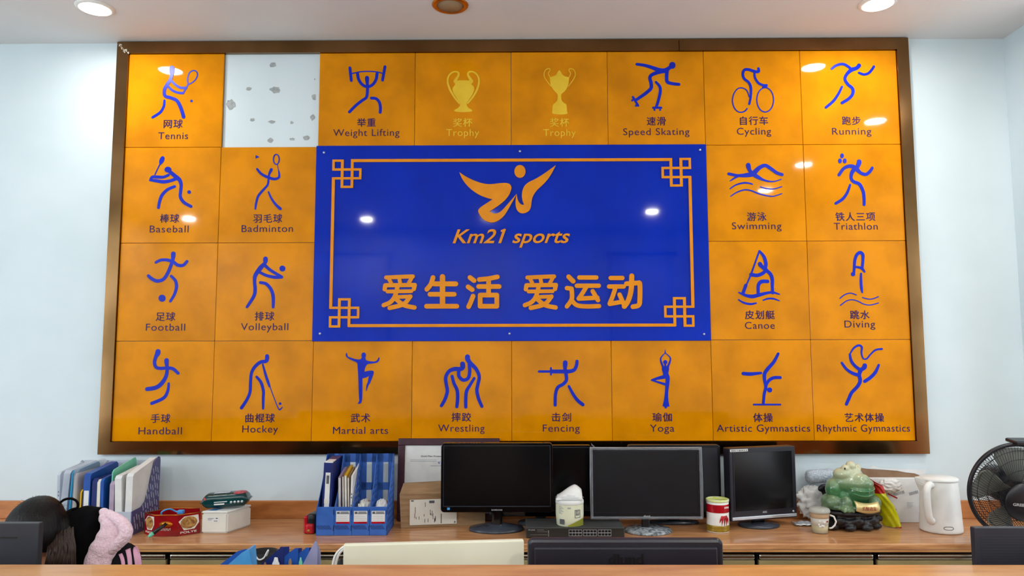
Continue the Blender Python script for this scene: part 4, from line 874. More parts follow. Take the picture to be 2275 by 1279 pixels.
def crumple(name, label, cat, c, r, mat, parent=None, seed=1, amp=.25):
    random.seed(seed); m = MB(); nz = [(random.randint(1, 4) * 2, random.uniform(2, 8), random.uniform(0, 6)) for _ in range(6)]
    def fn(u, v):
        th_, ph = 2 * PI * u, PI * v; k = 1 + amp * sum(abs(math.sin(a * .5 * th_ + b * ph * (1 if i % 2 else -1) + q_ + .8 * math.sin(2 * th_ + 3 * ph + i))) - .5 for i, (a, b, q_) in enumerate(nz)) / 2.2 * math.sin(ph)
        return Vector((r[0] * k * math.sin(ph) * math.cos(th_), r[1] * k * math.sin(ph) * math.sin(th_), r[2] * k * math.cos(ph)))
    m.grid(fn, 72, 36, smooth=True)
    o = part(name, m, mat, parent); o.location = c
    if label: tag(o, label, cat)
    return o
crumple('plastic_bag', 'crumpled pale plastic bag in the third bay of the blue rack', 'plastic bag', (bx0 + .198, by0 + .085, ZC + .076), (.026, .055, .066), OFFW, seed=4, amp=.3)
crumple('plastic_bag', 'pale printed plastic packet in the right bay of the blue rack', 'plastic bag', (bx0 + .276, by0 + .09, ZC + .075), (.027, .055, .066), PAPER, seed=8, amp=.3)

# framed certificate and cardboard box
ce = thing('picture_frame', 'maroon framed certificate leaning on the wall behind the cardboard box', 'picture frame', (-.31, -.06, ZC + .003), rot=(-.075, 0, 0))
FWd, FHt = .5, .392
part('frame', MB().box((-FWd / 2, 0, 0), (FWd / 2, .018, .034), .003).box((-FWd / 2, 0, FHt - .034), (FWd / 2, .018, FHt), .003).box((-FWd / 2, 0, .034), (-FWd / 2 + .034, .018, FHt - .034), .003).box((FWd / 2 - .034, 0, .034), (FWd / 2, .018, FHt - .034), .003), MAROON, ce)
pp = part('certificate', MB().box((-FWd / 2 + .034, .008, .034), (FWd / 2 - .034, .012, FHt - .034)), PAPER, ce)
part('lettering', text_bm('Gold Plan Project', T(-.085, .0075, FHt - .086), width=.105, cap=.007, ext=.0003, bold=.02), GREYTXT, pp)
part('emblem', text_bm('V', T(-.048, .0075, FHt - .118), width=.012, cap=.012, ext=.0003, bold=.04), BIND, pp)
part('text_line', MB().box((-.19, .0075, FHt - .105), (-.06, .008, FHt - .103)).box((-.19, .0075, FHt - .112), (-.06, .008, FHt - .11)).box((-.09, .0075, FHt - .134), (-.02, .008, FHt - .131)), LGREY, pp)
cb = thing('cardboard_box', 'worn cardboard box with shipping label behind the wide glossy monitor', 'box', (-.516, -.2, ZC), .17)
bm = bmesh.new()
P8 = [(0, 0, 0), (.395, 0, 0), (.395, .05, 0), (0, .05, 0), (-.008, -.006, .155), (.395, 0, .15), (.395, .05, .15), (0, .05, .155)]
vs = [bm.verts.new(p) for p in P8]
for fi in ((3, 2, 1, 0), (0, 1, 5, 4), (1, 2, 6, 5), (2, 3, 7, 6), (3, 0, 4, 7)): bm.faces.new([vs[i] for i in fi])
part('body', MB().bm(bm), CARD, cb)
part('flap', MB().add([(-.008, -.006, .155), (.395, 0, .15), (.385, .03, .21), (.01, .03, .198), (-.008, -.0085, .155), (.395, -.0025, .15), (.385, .027, .212), (.01, .027, .2)], [[0, 1, 2, 3], [4, 7, 6, 5], [0, 4, 5, 1], [1, 5, 6, 2], [2, 6, 7, 3], [3, 7, 4, 0]]), CARD, cb)
part('flap', MB().add([(0, .05, .155), (.395, .05, .15), (.385, .031, .211), (.01, .031, .201)], [[0, 1, 2, 3]]), BROWNC, cb)
lb = part('label', MB().box((.04, -.0048, .012), (.26, -.0032, .128)), OFFW, cb)
lm = MB(); random.seed(9)
for k in range(16):
    x = .05 + random.random() * .12; z = .02 + random.random() * .08; lm.box((x, -.0054, z), (x + .0025, -.0046, z + random.uniform(.008, .03)))
lm.box((.13, -.0054, .11), (.155, -.0046, .122)).box((.045, -.0054, .12), (.058, -.0046, .126)).box((.185, -.0054, .016), (.189, -.0046, .06)).box((.248, -.0054, .016), (.254, -.0046, .024))
part('label_print', lm, GREYTXT, lb)

# network switch and the tub on it
sx0, sx1 = .064, .498
sw = thing('network_switch', 'dark grey network switch with twenty four ports in front of the monitors', 'network switch', ((sx0 + sx1) / 2, -.4, ZC))
hw = (sx1 - sx0) / 2
part('case', MB().box((-hw, .002, .004), (hw, .19, .046), .002), SWGR, sw)
part('front_panel', MB().box((-hw + .004, 0, .005), (hw - .004, .002, .044)), SWFR, sw)
for g in range(3):
    gx = -.025 + g * .064
    gm = MB(); gm.box((gx - .003, -.0012, .011), (gx + .055, 0, .0125)).box((gx - .003, -.0012, .037), (gx + .055, 0, .0385)).box((gx - .003, -.0012, .0235), (gx + .055, 0, .026))
    for j in range(5): gm.box((gx - .003 + j * .0142, -.0012, .0125), (gx - .0018 + j * .0142, 0, .037))
    pf = part('port_frame', gm, LGREY, sw)
    for rr in (0, 1):
        for j in range(4):
            x = gx + j * .0142; z = .0265 if rr else .013
            part('port', MB().poly([(x, z), (x + .0105, z), (x + .0105, z + .0065), (x + .008, z + .0095), (x + .0025, z + .0095), (x, z + .0065)] if rr else [(x, z + .0095), (x, z + .003), (x + .0025, z), (x + .008, z), (x + .0105, z + .003), (x + .0105, z + .0095)], -.0006, 0), PORT, pf)
part('brand_lettering', text_bm('TP-LINK', T(-hw + .026, -.0005, .037), width=.032, cap=.005, ext=.0003, bold=.03), SILVER, sw)
part('print_line', MB().box((-hw + .05, -.0006, .029), (-hw + .095, 0, .0296)).box((-hw + .02, -.0006, .016), (-hw + .095, 0, .0166)).box((-hw + .05, -.0006, .0365), (-hw + .08, 0, .0375)), LGREY, sw)
for z in (.012, .019, .026, .032): part('indicator', MB().lathe([(.002, 0), (.002, .0008), (0, .001)], 8, T(-hw + .1, 0, z) @ RX(PI / 2)), LGREY, sw)
zb = ZC + .046
tb = thing('tissue_tub', 'white and pale green tissue tub standing on the network switch', 'tub', (.262, -.335, zb))
part('tub', MB().lathe([(.055, 0), (.059, .004), (.0625, .05), (.062, .1), (.0625, .104), (.06, .112), (0, .113)], 40), LIME, tb)
part('rim_band', MB().lathe([(.0622, .095), (.0632, .097), (.0632, .106), (.0605, .113)], 40), WHITE, tb)
def wrap(a0, a1, z0, z1, r, n=14, top=None):
    return MB().grid(lambda u, v: Vector((r * math.sin(a0 + (a1 - a0) * u), -r * math.cos(a0 + (a1 - a0) * u), z0 + ((z1 if top is None else top(u)) - z0) * v)), n, 3)
part('green_print', wrap(-.2, 1.2, .004, .03, .0628, top=lambda u: .008 + .026 * math.sin(u * PI / 2)), OLIVEP, tb)
part('barcode', wrap(-.85, -.45, .012, .034, .0629), GREYTXT, tb)
bxm = MB(); 
for a0, a1, z0, z1 in ((.3, .34, .04, .075), (.72, .76, .04, .075), (.3, .76, .073, .075), (.3, .76, .04, .042)): bxm.add(*(lambda q: (q.v, q.f))(wrap(a0, a1, z0, z1, .063)))
part('character_box', bxm, GREYTXT, tb)
part('characters', text_bm('原生\n植护', T(.0325, -.056, .0625) @ RZ(.53), width=.022, cap=.024, ext=.0003), GREYTXT, tb)
tx = MB()
for k in range(8): tx.add(*(lambda q: (q.v, q.f))(wrap(-.95, -.95 + .25 + .1 * (k % 3), .088 - k * .0045, .09 - k * .0045, .063, 6)))
tx.add(*(lambda q: (q.v, q.f))(wrap(-.22, .02, .08, .086, .063, 6))); part('small_print', tx, LGREY, tb)
def flap(u, v):
    x = -.064 + .118 * u; zt_ = .012 + .05 * math.sin(min(1, u * 1.12) * PI * .5) ** 1.3 - .045 * max(0, u - .72) ** 1.3 * 2.6; zl = .116 - .002 * u
    return Vector((x + .01 * v * (1 - u), -.046 + .07 * v - .012 * math.sin(v * PI), zl + (zt_ * math.sin(v * PI * .55))))
part('peeled_lid', MB().grid(flap, 14, 8, thick=.0012), WHITE, tb)
crumple('film', None, None, (0, 0, .118), (.052, .048, .022), CLEAR, tb, seed=3, amp=.3)

# chilli powder can
cn = thing('food_can', 'red and white food can with chilli picture, right of the wrapped monitor', 'can', (.945, -.255, ZC))
part('can', MB().lathe([(.049, 0), (.05, .002), (.05, .138), (.048, .14), (0, .139)], 40), WHITE, cn)
part('gold_band', MB().lathe([(.0503, .004), (.0508, .006), (.0508, .014), (.0503, .016), (.0508, .018), (.0508, .028), (.0502, .032)], 40), OLIVECAN, cn)
part('red_band', MB().lathe([(.0504, .088), (.0506, .089), (.0506, .122), (.0504, .124)], 40), RED, cn)
part('lid', MB().lathe([(.051, .134), (.052, .136), (.052, .144), (.047, .146), (.045, .143), (0, .143)], 40), LIMECAN, cn)
ch = MB()
for a, l, c_ in ((.0, .03, -.1), (.16, .042, -.06), (.36, .046, .0), (.56, .044, .04), (.74, .036, .08)):
    ch.tube([(.0506 * math.sin(.3 + (a - .3) * .6), -.0506 * math.cos(.3 + (a - .3) * .6), .076), (.0508 * math.sin(a), -.0508 * math.cos(a), .06), (.0506 * math.sin(a + c_), -.0506 * math.cos(a + c_), .076 - l)], [.0034, .0042, .0008], 6)
part('chilli_print', ch, RED, cn)
part('lettering', text_bm('PAPRIKA', T(.03, -.0415, .112) @ RZ(.62), width=.03, cap=.008, ext=.0003, bold=.03), WHITE, cn)

# jade toad on its carved stand
q = PZ(1892, 1163, ZC)
td = thing('toad_figurine', 'pale green jade money toad with gold plaque on a carved black stand', 'figurine', (q.x - .03, -.195, ZC + .0035), .06); td.scale = (.9, .9, 1); td.location.x -= .012
sb = MB()
sb.ell((0, 0, .035), (.142, .092, .034)); sb.ell((0, 0, .07), (.15, .1, .012)); sb.ell((0, 0, .02), (.125, .08, .02))
for k in range(9):
    a = 2 * PI * k / 9 + .2; sb.ell((.13 * math.cos(a), .085 * math.sin(a), .012), (.03, .022, .014)); sb.ell((.135 * math.cos(a + .3), .087 * math.sin(a + .3), .042), (.032, .02, .018))
blob('stand', sb, CARVE, td, .005, 3)
part('stand_rim', MB().lathe([(.97, .068), (1, .074), (1, .08), (.94, .083), (0, .083)], 48, None, .157, .106), CARVE, td)
jb = MB()
for c_, r_ in [((0, .015, .14), (.112, .08, .07)), ((-.005, -.005, .205), (.088, .07, .055)), ((.035, -.045, .17), (.068, .052, .048)), ((.04, -.052, .205), (.062, .045, .03)), ((.035, -.045, .225), (.05, .04, .026)), ((-.04, -.02, .245), (.05, .045, .03)), ((.01, .0, .25), (.055, .05, .03)),
               ((-.036, -.038, .272), (.02, .02, .019)), ((.004, -.02, .283), (.026, .025, .022)), ((.046, -.012, .272), (.016, .016, .018)), ((.03, .012, .276), (.02, .02, .016)), ((-.085, -.005, .175), (.04, .045, .05)), ((.1, .005, .15), (.03, .05, .055))]: jb.ell(c_, r_)
blob('body', jb, JADE, td, .004, 5)
lg = MB()
for c_, r_ in [((-.1, -.005, .118), (.05, .065, .04)), ((.112, -.01, .115), (.042, .06, .036)), ((-.05, -.062, .115), (.032, .03, .038)), ((-.055, -.085, .094), (.036, .022, .014)), ((.09, -.07, .1), (.034, .026, .022)), ((0, 0, .092), (.146, .096, .014))]: lg.ell(c_, r_)
random.seed(6)
for k in range(24):
    a = random.uniform(PI * .9, PI * 2.1); rr = random.uniform(.75, .98); lg.ell((.14 * rr * math.cos(a), .092 * rr * math.sin(a), .1), (.02, .018, .008))
for k in range(3): lg.ell((-.078 + .022 * k, -.1, .09), (.009, .012, .008))
blob('legs_and_coins', lg, JADE2, td, .004, 3)
part('mouth_fold', MB().tube(cat3([(-.035, -.085, .19), (.0, -.101, .178), (.04, -.104, .176), (.085, -.088, .182), (.105, -.05, .19)]), [.003] * 25, 8), JADE, td)
part('mouth_fold', MB().tube(cat3([(-.02, -.08, .165), (.01, -.094, .156), (.045, -.096, .154), (.085, -.08, .16)]), [.004] * 19, 8), JADE, td)
for e_ in ((-.045, -.055, .274),): part('eye', MB().ell(e_, (.004, .004, .005)), HAIRB, td)
pl_ = part('plaque', MB().grid(lambda u, v: Vector((-.03 + .122 * u, -.122 - .012 * math.sin(v * PI) + .016 * v, .094 + .044 * v - .01 * math.sin(u * PI) - .004 * u)), 10, 6, thick=.0025), GOLDP, td)
part('plaque_characters', text_bm('招财进宝', T(.031, -.1365, .107) @ RX(-.25), width=.07, cap=.018, ext=.0005, bold=.02), REDINK, pl_)

# drink cup
q = PZ(1822, 1182, ZC)
cu = thing('drink_cup', 'clear lidded cup of milk tea with white handle in front of the toad', 'cup', (q.x, q.y, ZC))
part('cup', MB().lathe([(.033, 0), (.034, .004), (.044, .092), (.0445, .094)], 36), CUPC, cu)
part('tea', MB().lathe([(0, .0025), (.032, .0025), (.0355, .035), (0, .035)], 36), TEA, cu)
part('foam', MB().lathe([(0, .0355), (.0356, .0355), (.0395, .066), (0, .066)], 36), OFFW, cu)
part('amber_layer', MB().lathe([(0, .0665), (.0396, .0665), (.042, .084), (0, .084)], 36), TEAO, cu)
part('lid', MB().lathe([(.046, .09), (.047, .094), (.0465, .1), (.042, .108), (.03, .111), (0, .111)], 36), CUPL, cu)
part('handle', MB().tube([(.043, -.01, .078), (.06, -.012, .072), (.068, -.014, .05), (.062, -.013, .034), (.05, -.011, .022), (.038, -.009, .02)], [.004] * 6, 8), WHITE, cu)
fl = MB(); random.seed(4)
for k in range(10):
    a = random.uniform(-.5, .2); z = random.uniform(.03, .058); r = .0345 + z * .112 + .0012; fl.ell((r * math.sin(a), -r * math.cos(a), z), (.0045, .0008, .0045), 8, 6)
part('flower_print', fl, PAPER, cu)
part('dot_print', MB().ell((.02, -.0365, .055), (.004, .0015, .004), 8, 6), REDINK, cu)

# snack bag
bg = thing('snack_bag', 'red and yellow snack bag slumped between toad and white carton', 'snack bag', (1.80, -.2, ZC))
rows = [(1177, 1966, 2005), (1170, 1964, 2004), (1150, 1957, 2000), (1125, 1949, 1991), (1104, 1943, 1976), (1097, 1941, 1974), (1083, 1937, 1971), (1072, 1933, 1952), (1060, 1929, 1934)]
def bagpt(u, t, face):
    k = min(int(t), len(rows) - 2); fr_ = t - k; a = [rows[k][i] * (1 - fr_) + rows[k + 1][i] * fr_ for i in range(3)]
    p0, p1 = PY(a[1], a[0], -.16), PY(a[2], a[0], -.215); e = math.sin(PI * u) ** .7; env = math.sin(PI * min(1, max(0, t / 8))) ** .6
    P = p0.lerp(p1, u) - Vector((1.80, -.2, ZC)); P.z = max(P.z, .002); P.y += face * .026 * e * env + .004 * math.sin(u * 17 + t * 3) * e + (.05 * t / 8); return P
def bagpart(nm, t0, t1, mat, lab=None):
    m = MB()
    for face in (-1, 1): m.grid(lambda u, v: bagpt(u, t0 + (t1 - t0) * v, face), 14, max(3, int((t1 - t0) * 4)))
    part(nm, m, mat, bg, lab)
bagpart('bottom_band', 0, 1, RBAG, 'red bottom band'); bagpart('yellow_body', 1, 5, YBAG, 'yellow body'); bagpart('red_top', 5, 8, RBAG, 'red top')

# white carton, torn flap, bag scraps
a, b = PY(1930, 1062, -.085), PY(2062, 1158, -.085)
wc = thing('white_carton', 'torn white carton with shipping stickers against the wall behind the kettle', 'carton', ((a.x + b.x) / 2, -.085, ZC))
hw, hh = (b.x - a.x) / 2, a.z - ZC
part('body', MB().box((-hw, 0, 0), (hw, .07, hh), .002), PAPER, wc)
jag = [(-hw - .03, hh + .046), (-hw + .01, hh + .04), (-.03, hh + .034), (.02, hh + .03), (.06, hh + .022), (.1, hh + .018), (hw, hh + .004), (hw, hh - .001), (-hw, hh - .001)]
part('torn_flap', MB().poly(jag, .03, .034), BROWNC, wc, 'brown torn inner flap')
part('torn_paper', MB().poly([(-hw + .02, hh + .046), (-hw + .035, hh + .056), (-hw + .07, hh + .044), (.02, hh + .04), (hw - .02, hh + .036), (hw + .02, hh + .04), (hw + .0, hh + .01), (.1, hh + .019), (.06, hh + .025), (.02, hh + .031), (-.03, hh + .035)], .026, .0285), PAPER, wc, 'white torn paper edge')
st = MB(); random.seed(12)
def stamp(cx, cz, w_, h_, ang, n):
    for k in range(n):
        x = -w_ / 2 + w_ * k / n; st.box((x, -.0012, -h_ / 2), (x + w_ / n * random.uniform(.4, .85), 0, h_ / 2), mtx=T(cx, 0, cz) @ RY(-ang))
stamp(.005, hh * .66, .055, .014, .3, 9); stamp(.075, hh * .67, .045, .014, .25, 9); stamp(-.0, hh * .76, .02, .005, .3, 4); stamp(-.02, hh * .28, .02, .007, .4, 4); stamp(hw - .03, hh * .13, .024, .02, 0, 6)
for k in range(5): st.box((.04, -.0012, hh * .33 + k * .006), (.055 + random.uniform(.005, .02), 0, hh * .33 + k * .006 + .0014))
part('sticker_print', st, LGREY, wc)
part('red_strip', MB().box((-.05, -.002, -.003), (.0, -.0005, .003), mtx=T(-.005, 0, hh * .55) @ RY(.45)), RED, wc)
crumple('plastic_bag', 'small crumpled white bag stuck behind the red snack bag', 'plastic bag', PY(1978, 1078, -.12), (.045, .022, .032), PAPER, seed=5, amp=.3)
crumple('plastic_packaging', 'crumpled white plastic packaging left of the jade toad', 'packaging', Vector((PY(1808, 1120, -.06).x, -.04, ZC + .088)), (.06, .018, .076), PAPER, seed=15, amp=.42)
q = PY(1826, 1058, -.06)
bw = MB().grid(lambda u, v: Vector((-.075 + .15 * u, .03 * math.cos(2 * PI * v) * max(0, 1 - abs(2 * u - 1) ** 8) ** .5, .034 * math.sin(2 * PI * v) * max(0, 1 - abs(2 * u - 1) ** 8) ** .5)), 40, 20)
o = part('bubble_wrap', bw, BUBB); o.location = (q.x, -.045, q.z); o.rotation_euler = (0, -.06, 0); tag(o, 'grey bubble wrap roll lying on white packaging behind the toad', 'bubble wrap')
q = PY(1829, 1083, -.084); kb = MB(); kb.ell((0, 0, 0), (.028, .013, .018), rot=(0, -.4, 0)); kb.ell((.012, 0, -.024), (.02, .013, .02)); kb.ell((.01, 0, -.06), (.012, .011, .05)); kb.ell((.01, 0, -(q.z - ZC) / 2), (.013, .012, (q.z - ZC) / 2 - .004))
o = blob('black_knob', kb, BLK, None, .004, 3); o.location = q; tag(o, 'small black knobbed object peeking out behind the toad', 'knob')
o = part('foil_packet', MB().grid(lambda u, v: Vector(((u - .5) * .1, (v - .5) * .07, .012 * math.sin(PI * u) * math.sin(PI * v) + .003 + .002 * math.sin(u * 20))), 14, 8, thick=.002), SILVER); o.location = PZ(1786, 1165, ZC) + Vector((0, 0, .001)); tag(o, 'flat silver packet right of the square monitor base', 'packet')

# kettle
q = PZ(2091, 1178, ZC)
kt = thing('electric_kettle', 'white electric kettle standing at the right end of the worktop', 'kettle', (q.x, q.y, ZC))
part('body', MB().lathe([(.083, 0), (.0885, .004), (.089, .012), (.087, .05), (.081, .17), (.078, .222), (.077, .226), (0, .226)], 56), WHITE, kt)
part('lid', MB().lathe([(.08, .226), (.082, .229), (.081, .236), (.074, .241), (0, .243)], 56), WHITE, kt)
sp = MB(); sp.poly([(-.06, -.028), (-.1, 0), (-.06, .028)], 0, .02)
bm = bmesh.new(); vv = [bm.verts.new(p) for p in [(-.066, -.045, .2), (-.104, 0, .222), (-.066, .045, .2), (-.066, -.045, .236), (-.106, 0, .24), (-.066, .045, .236), (-.08, 0, .16)]]
for fi in ((0, 1, 4, 3), (1, 2, 5, 4), (3, 4, 5), (0, 6, 1), (1, 6, 2), (0, 3, 5, 2), (0, 2, 6)): bm.faces.new([vv[i] for i in fi])
bmesh.ops.recalc_face_normals(bm, faces=bm.faces[:]); bmesh.ops.bevel(bm, geom=bm.edges[:], offset=.004, segments=2, affect='EDGES'); part('spout', MB().bm(bm, RZ(-.15)), WHITE, kt)
hd = Vector((-.78, -.62, 0)).normalized()
hp_ = [(.076, .212), (.1, .214), (.122, .2), (.128, .17), (.126, .12), (.118, .08), (.104, .058), (.088, .056)]
part('handle', MB().tube(cat3([tuple(hd * r + Vector((0, 0, z))) for r, z in hp_], 5), .0155, 14), WHITE, kt)
rr = MB(); pts = [(.014 * math.cos(t) * 1.0 + (.006 if math.cos(t) > 0 else -.006), .007 * math.sin(t)) for t in [2 * PI * k / 20 for k in range(20)]]
def onk(x, z): r = .0886 - (z - .01) * .05; a = x / r - .15; return (r * math.sin(a), -r * math.cos(a), z)
part('switch_rim', MB().tube([onk(x, .028 + z) for x, z in pts], .0014, 6, closed=True), BASEGR, kt)

# pedestal fan
FY = -.66; q = PY(2260, 1090, FY); FR = 104 * (FY - CAM.y) / F
fa = thing('pedestal_fan', 'black pedestal fan with smoky blades at the right edge', 'fan', (q.x, FY, 0))
Mf = T(0, 0, q.z) @ RZ(-.05) @ RX(.1)
def ringpts(r, y, n=72): return [(r * math.cos(2 * PI * k / n), y, r * math.sin(2 * PI * k / n)) for k in range(n)]
part('guard_ring', MB().tube(ringpts(FR - .006, 0), .0085, 10, Mf, closed=True), FANBLK, fa)
def guard(ys, nm, tw):
    g = MB(); n = 96
    for k in range(n):
        a = 2 * PI * k / n; P_ = []
        for j in range(7):
            t = j / 6; r = .05 + (FR - .056) * t; y = ys * (1 - t ** 2.6) ; an = a + tw * (1 - t) ** 1.2
            P_.append((r * math.cos(an), y, r * math.sin(an)))
        g.tube(P_, .0011, 4, Mf)
    for t in (.33, .62, .84): g.tube(ringpts(.05 + (FR - .056) * t, ys * (1 - t ** 2.6), 64), .0013, 4, Mf, closed=True)
    part(nm, g, FANBLK, fa)
guard(-.052, 'front_guard', .42); guard(.06, 'rear_guard', -.3)
part('hub', MB().lathe([(.066, 0), (.068, .004), (.064, .011), (.04, .017), (0, .019)], 40, Mf @ T(-.004, -.05, -.03) @ RX(PI / 2), 1.15, 1.15), FANBLK, fa)
part('brand_lettering', text_bm('GREE', Mf @ T(-.036, -.0698, -.036) @ RY(.08), width=.044, cap=.011, ext=.0004, bold=.03), SILVER, fa)
part('spinner', MB().lathe([(.04, -.03), (.04, .02), (.03, .03), (0, .032)], 30, Mf @ RX(PI / 2)), FANBLK, fa)
for k in range(5):
    a0 = PI / 2 + .12 + 2 * PI * k / 5
    def bl(u, v):
        r = .036 + (.176 - .036) * u; wd = .42 + .3 * math.sin(min(1, u * 1.25) * PI * .5) - .5 * max(0, u - .8) ** 1.2 * 3
        an = a0 + (v - .5) * 2 * wd * .62; return Vector((r * math.cos(an), .022 * (v - .5) * 2, r * math.sin(an)))
    part('blade', MB().grid(bl, 14, 12, Mf, thick=.0018), BLADE, fa)
part('motor', MB().lathe([(.06, 0), (.07, .02), (.066, .1), (.04, .13), (0, .135)], 32, Mf @ T(0, .07, 0) @ RX(-PI / 2)), FANBLK, fa)
part('grip', MB().box((-.02, -.03, FR - .004), (.1, .05, FR + .012), .006, mtx=Mf), FANBLK, fa)
part('pole', MB().tube([(0, .05, .02), (0, .05, q.z - .2), (0, .1, q.z - .03)], .014, 16), FANBLK, fa)
part('base', MB().lathe([(.16, 0), (.16, .012), (.13, .026), (.03, .05), (.02, .06), (0, .06)], 48, T(0, .03, 0)), FANBLK, fa)

# ------------------------------------------------------------------ reception desk in front
rc = thing('reception_counter', 'raised wooden reception counter across the foreground', 'counter', (0, -2.28, 0))
part('top', MB().box((-3.2, -.27, 1.06), (3.2, .269, 1.1), .004), WOOD2, rc)
part('front_panel', MB().box((-3.15, -.24, 0), (3.15, -.21, 1.06)), SPLASH, rc)
part('rear_panel', MB().box((-3.15, .2, 0), (3.15, .225, 1.06)), SPLASH, rc)
DZ = .74
dk = thing('work_desk', 'low work desk behind the reception counter', 'desk', (0, -1.78, 0))
part('top', MB().box((-3.1, -.235, DZ - .03), (3.1, .2, DZ - .001), .004), WOOD2, dk)
for x in (-3.05, -1.9, -.5, 1.0, 3.02): part('leg', MB().box((x - .02, -.23, 0), (x + .02, .18, DZ - .03)), SLATE2, dk)
def backmon(label, x0, y0, x1, Y, mat, rnd, bulge):
    a, b = PY(x0, y0, Y), PY(x1, y0, Y); w_ = b.x - a.x; h = w_ * .62
    t = thing('monitor', label, 'monitor', ((a.x + b.x) / 2, Y, DZ)); zt = a.z - DZ; zb_ = max(zt - h, .05)
    part('housing', slab(MB(), w_, zb_, zt, .018, rnd, bulge), mat, t)
    part('stand', MB().box((-.03, .006, .012), (.03, .03, zb_ + .02), .006).lathe([(1, 0), (1, .008), (.9, .014), (0, .016)], 36, T(0, .03, 0), .12, .09), mat, t)
    part('screen', MB().box((-w_ / 2 + .014, .018, zb_ + .02), (w_ / 2 - .014, .02, zt - .014)), SCREEN, t)
    return t, w_, zt, zb_
t, w_, zt, zb_ = backmon('back of the wide dark monitor rising above the reception counter at centre', 1172, 1197, 1607, -1.9, SLATE2, .014, .008)
part('back_cover', MB().box((-w_ / 2 + .016, -.006, zb_ + .01), (w_ / 2 - .016, .004, zt - .018), .005, 3), SLATE2, t)
part('lettering', text_bm('dlund', T(0, -.0062, zt - .045), width=.085, cap=.024, ext=.0008, bold=.03), BLK, t)
t, w_, zt, zb_ = backmon('back of the slate monitor in front of the seated person', -349, 1162, 87, -1.9, SLATE, .004, .0015)
part('vent_slot', MB().box((-.1, -.001, zt - .036), (w_ / 2 - .052, .001, zt - .0325)), BLK, t)
t, w_, zt, zb_ = backmon('back of the slate monitor in front of the black fan', 2165, 1172, 2600, -1.9, SLATE, .004, .0015)
gv = MB()
for k in range(24): gv.box((-w_ / 2 + .012, -.0008, zt - .02 - k * .0065), (w_ / 2 - .012, .0004, zt - .018 - k * .0065))
part('groove', gv, SLATE, t)
# plain cream slab
a, b = PY(758, 1217, -1.88), PY(1172, 1203, -1.82)
cp = thing('panel_heater', 'cream white slab standing between the file holders and the centre monitor', 'panel', ((a.x + b.x) / 2 , -1.82, DZ), .1)
hw = (b.x - a.x) / 2 + .004; part('body', MB().box((-hw, -.004, 0), (hw - .012, .016, a.z - DZ), .004, 3), CREAM, cp)
# file holders on the desk
def dpt(x, y, Y): p = PY(x, y, Y); return (p.x, p.z)
def panelpoly(name, label, cat, parent, mat, pts, Y, th=.003, root=None):
    P_ = [dpt(x, y, Y) for x, y in pts]; cx = root[0] if root else 0
    return part(name, MB().poly([(p[0] - (root[0] if root else 0), p[1] - (root[2] if root else 0)) for p in P_], Y - (root[1] if root else 0), Y + th - (root[1] if root else 0)), mat, parent)
r0 = (PY(540, 1240, -1.86).x, -1.86, DZ)
h1 = thing('magazine_holder', 'sky blue translucent file holder, leftmost behind the counter', 'file holder', r0)
bot = 1500
panelpoly('rear_side', None, None, h1, BIND, [(400, bot), (400, 1325), (470, 1268), (528, 1224), (546, 1219), (552, 1222), (566, bot)], -1.82, root=r0)
panelpoly('front_side', None, None, h1, LFOLD, [(410, bot), (410, 1330), (495, 1264), (536, 1228), (549, 1221), (553, 1222), (560, 1262), (572, bot)], -1.875, root=r0)
part('back_edge', MB().poly([(p[0] - r0[0], p[1] - r0[2]) for p in (dpt(548, 1221, -1.87), dpt(553, 1221, -1.87), dpt(572, bot, -1.87), dpt(567, bot, -1.87))], -.012, .038), LFOLD, h1)
part('bottom', MB().box((dpt(410, bot, -1.87)[0] - r0[0], -.012, .0), (dpt(570, bot, -1.87)[0] - r0[0], .038, .003)), LFOLD, h1)
r1 = (PY(640, 1240, -1.76).x, -1.76, DZ)
h2 = thing('magazine_rack', 'royal blue three bay file holder with papers behind the counter', 'file holder', r1)
for k, (tx, tyy) in enumerate([(628, 1214), (660, 1217), (684, 1216)]):
    off = tx - 628
    panelpoly('side', None, None, h2, BINDD if k == 0 else BIND, [(480 + off, bot), (480 + off, 1330), (577 + off, 1255), (614 + off, 1224), (626 + off, tyy), (630 + off, tyy + 1), (632 + off, bot)], -1.79 + k * .004, root=r1)
    panelpoly('rear', None, None, h2, BINDD, [(622 + off, bot), (622 + off, tyy + 1), (642 + off if k == 0 else 638 + off, tyy), (642 + off, bot)], -1.74 + k * .004, root=r1)
part('bottom', MB().box((-.12, -.03, 0), (.07, .026, .003)), BIND, h2)
for (x, y, rx, rz, mt, lab, sd) in [(622, 1230, .017, .03, PAPER, 'crumpled pale cloth in the first bay of the royal blue holder', 3), (653, 1233, .009, .024, BROWNC, 'brown wrapped bundle in the middle bay of the royal blue holder', 6), (676, 1230, .0085, .03, MINT, 'mint grey wrapped bundle in the last bay of the royal blue holder', 9), (598, 1240, .009, .024, BROWNC, 'brown scrap low in the first bay of the royal blue holder', 4)]:
    p = PY(x, y, -1.77); m_o = crumple('wrapped_bundle', lab, 'bundle', (p.x, -1.8015, (p.z + DZ) / 2), (rx, .0075, (p.z - DZ) / 2 - .001), mt, seed=sd, amp=.12)
r2 = (PY(695, 1240, -1.89).x, -1.89, DZ)
h3 = thing('plastic_folder', 'grey lilac plastic folder with a pointed top behind the counter', 'folder', r2)
panelpoly('front_sheet', None, None, h3, LILF, [(560, bot), (668, 1262), (700, 1201), (704, 1203), (705, 1215), (700, bot)], -1.90, .002, r2)
panelpoly('rear_sheet', None, None, h3, LILF, [(580, bot), (690, 1262), (706, 1208), (712, 1226), (716, bot)], -1.875, .002, r2)
